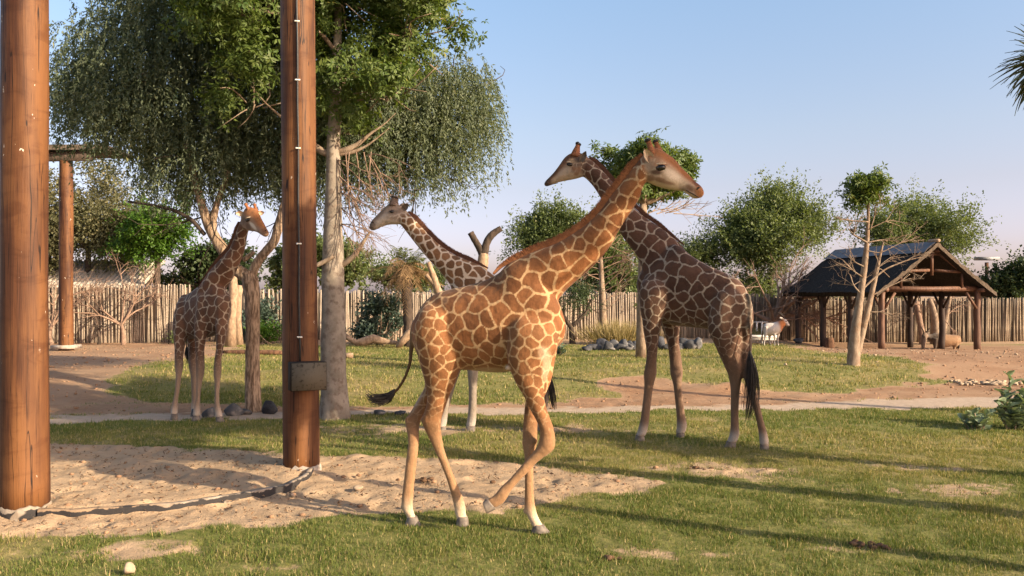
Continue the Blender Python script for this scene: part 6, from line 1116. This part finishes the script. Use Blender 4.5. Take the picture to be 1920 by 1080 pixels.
# --- oryx and eland
def flat_style(c): return lambda P, t, a: pack(.05, 0, .01, c, c, len(P))
def antelope(S):
    root = thing(S['name'], S['label'], S['cat'], tuple(S['org'])); me = animal_mesh(S['lofts'], .022, S['org'], 3, 3); link('body', me, None, root)
    for P_, r in S['horns']: m = MB(); m.tube(np.array([W(*p) for p in P_]), r, 7); m.build('horn', MAT['skin_dark'], root, True)
    for e in S['ears']: m = MB(); P = np.array([W(*p) for p in e]); m.tube(P, [.02, .05, .035, .008], 8); m.build('ear', MAT[S['earM']], root, True)
    for e in S.get('eyes', []): m = blob('e', W(*e), (.06, .05, .05), None, 1, sub=2); m.build('eye', MAT['eye'], root, True)
    if S.get('tuft'): m = MB(); m.tube(np.array([W(*p) for p in S['tuft']]), [.015, .018, .035, .01], 7); m.build('tail', MAT[S.get('tailM', 'black_hair')], root, True)
    for h in S['hoof']: c = W(*h); m = MB(); m.tube([c + [0, 0, .07], c + [.01, -.01, .0]], [.035, .045], 8); m.build('hoof', MAT['skin_dark'], root, True)
wh, rd, dk = np.array((.5, .45, .4)), np.array((.40, .15, .05)), np.array((.13, .07, .04))
def oryx_body(P, t, a): c = lerp(wh, rd, sstep(.58, .72, t + .06 * np.cos(a))); return pack(.05, 0, .01, lerp(c, dk, sstep(-.5, -.95, np.cos(a)) * sstep(.5, .62, t) * .6), c, len(P))
Yo = 35.0; zo = ZG(W(1450, 0, Yo)[0], Yo); s_ = 0.0
antelope(dict(name='oryx', label='white oryx with rusty neck standing beside the feeding table', cat='oryx', org=np.array([W(1447, 0, Yo)[0], Yo, zo]),
    lofts=[([(1431, 611, 1432, 622, Yo, .1), (1434, 607, 1435, 628, Yo, .2), (1441, 605.5, 1442, 629.5, Yo, .26), (1449, 605, 1450, 629, Yo, .27), (1456, 603, 1457, 628, Yo, .24), (1462, 601, 1463, 624, Yo, .2), (1466, 600.5, 1467, 617, Yo, .14), (1470, 599, 1470, 609, Yo, .1)], oryx_body),
      ([(1458, 604, 1464, 622, Yo, .15), (1464, 600, 1469, 614, Yo, .12), (1468, 598, 1473, 609, Yo, .1)], flat_style(rd)),
      ([(1469, 597, 1469, 606, Yo, .09), (1473, 598, 1472, 608, Yo, .095), (1477, 603, 1474, 610.5, Yo, .075), (1480, 607.5, 1476.5, 611.5, Yo, .06), (1481, 610, 1479, 612, Yo, .03)], flat_style(wh)),
      ([(1432, 612, 1439, 612, Yo - .1, .14), (1432, 625, 1438.5, 625, Yo - .1, .11), (1433, 634, 1436, 634, Yo - .1, .05), (1431.5, 643, 1434, 643, Yo - .1, .04), (1432, 650, 1435, 650, Yo - .1, .045)], flat_style(wh)),
      ([(1436, 615, 1444, 615, Yo + .1, .13), (1440, 628, 1446, 628, Yo + .1, .09), (1441, 636, 1444, 636, Yo + .1, .045), (1443, 644, 1445.5, 644, Yo + .1, .04), (1445, 651, 1448, 651, Yo + .1, .045)], flat_style(wh)),
      ([(1449, 615, 1457, 615, Yo - .12, .12), (1450, 628, 1454.5, 628, Yo - .12, .07), (1451, 638, 1453.5, 638, Yo - .12, .042), (1451, 651, 1454, 651, Yo - .12, .045)], flat_style(wh)),
      ([(1454, 615, 1463, 615, Yo + .1, .12), (1457, 628, 1461.5, 628, Yo + .1, .07), (1457, 638, 1459.5, 638, Yo + .1, .042), (1458, 650, 1461, 650, Yo + .1, .045)], flat_style(wh))],
    horns=[([(1471.5, 598, Yo - .05), (1468, 592.5, Yo - .06), (1462, 587.5, Yo - .08), (1454, 584.5, Yo - .1)], [.03, .026, .018, .006]), ([(1472.5, 598, Yo + .05), (1470, 592, Yo + .06), (1464.5, 587, Yo + .08), (1457, 583.5, Yo + .1)], [.03, .026, .018, .006])],
    ears=[[(1469, 599, Yo - .08), (1466, 597, Yo - .12), (1463, 596, Yo - .15), (1461.5, 595.5, Yo - .16)]], earM='oryx_white', eyes=[(1474, 602.5, Yo - .09)],
    tuft=[(1431, 610, Yo), (1429.5, 622, Yo), (1429, 632, Yo), (1430, 640, Yo)], tailM='stump', hoof=[(1434, 651, Yo - .1), (1447, 652, Yo + .1), (1453, 652, Yo - .12), (1460, 651.5, Yo + .1)]))
tn, gy_, pl = np.array((.25, .145, .075)), np.array((.12, .095, .075)), np.array((.29, .185, .105))
def eland_body(P, t, a): c = lerp(tn, gy_, sstep(.45, .8, t)); return pack(.05, 0, .01, lerp(c, pl, sstep(-.3, -.9, np.cos(a)) * .5), c, len(P))
Ye = 36.5
antelope(dict(name='eland', label='tan eland with spiral horns lowering its head inside the pavilion', cat='eland', org=np.array([W(1765, 0, Ye)[0], Ye, ZG(W(1765, 0, Ye)[0], Ye)]),
    lofts=[([(1799, 633, 1799, 640, Ye, .1), (1797, 629, 1797.5, 647, Ye, .22), (1790, 628, 1790, 649, Ye, .3), (1780, 627.5, 1780, 650, Ye, .34), (1768, 626, 1768, 652, Ye, .35), (1758, 624.5, 1758, 652, Ye, .32), (1751, 625.5, 1752, 648, Ye, .25), (1745, 627, 1747, 642, Ye, .17), (1739, 627, 1741, 638, Ye, .13)], eland_body),
      ([(1744, 626.5, 1745, 641, Ye, .14), (1738, 625.5, 1741, 637, Ye, .12), (1732, 624, 1735, 636, Ye, .11)], flat_style(gy_)),
      ([(1738, 624, 1739, 633, Ye - .05, .1), (1732, 623.5, 1737.5, 634, Ye - .1, .11), (1728.5, 630, 1737, 638, Ye - .15, .1), (1727.5, 640, 1735, 644, Ye - .2, .075), (1727.5, 649, 1734, 650, Ye - .22, .07), (1728, 655.5, 1733, 656, Ye - .23, .055)], flat_style(np.array((.2, .14, .1)))),
      ([(1787, 634, 1799, 634, Ye - .14, .16), (1787, 646, 1797, 646, Ye - .14, .12), (1787, 652, 1792, 652, Ye - .14, .06), (1787, 661, 1791, 661, Ye - .14, .05), (1787, 668, 1791, 668, Ye - .14, .06)], flat_style(pl)),
      ([(1790, 634, 1800, 634, Ye + .14, .15), (1790, 646, 1798, 646, Ye + .14, .11), (1793, 653, 1798, 653, Ye + .14, .06), (1793, 661, 1797, 661, Ye + .14, .05), (1794, 668, 1798, 668, Ye + .14, .06)], flat_style(pl)),
      ([(1748, 634, 1760, 634, Ye - .14, .15), (1750, 648, 1757, 648, Ye - .14, .09), (1751, 656, 1755, 656, Ye - .14, .055), (1751, 668, 1755, 668, Ye - .14, .055)], flat_style(gy_)),
      ([(1751, 634, 1762, 634, Ye + .14, .14), (1754, 648, 1761, 648, Ye + .14, .09), (1757, 656, 1760.5, 656, Ye + .14, .055), (1757, 668, 1761, 668, Ye + .14, .055)], flat_style(gy_))],
    horns=[([(1732.5, 624.5, Ye - .12), (1731, 620, Ye - .13), (1729, 616, Ye - .12), (1726.5, 611.5, Ye - .12)], [.035, .03, .022, .006]), ([(1735.5, 624.5, Ye - .05), (1739, 620.5, Ye - .05), (1742, 617, Ye - .04), (1745.5, 612, Ye - .04)], [.035, .03, .022, .006])],
    ears=[[(1737, 626, Ye - .05), (1740, 624.5, Ye - .02), (1741.5, 624, Ye), (1743, 623, Ye)]], earM='ear_grey', eyes=[(1733, 632, Ye - .24)],
    tuft=[(1799.5, 634, Ye), (1799, 645, Ye), (1797.5, 651, Ye), (1797, 655, Ye)], hoof=[(1789, 668.5, Ye - .14), (1796, 668.5, Ye + .14), (1753, 668.5, Ye - .14), (1759, 668.5, Ye + .14)]))
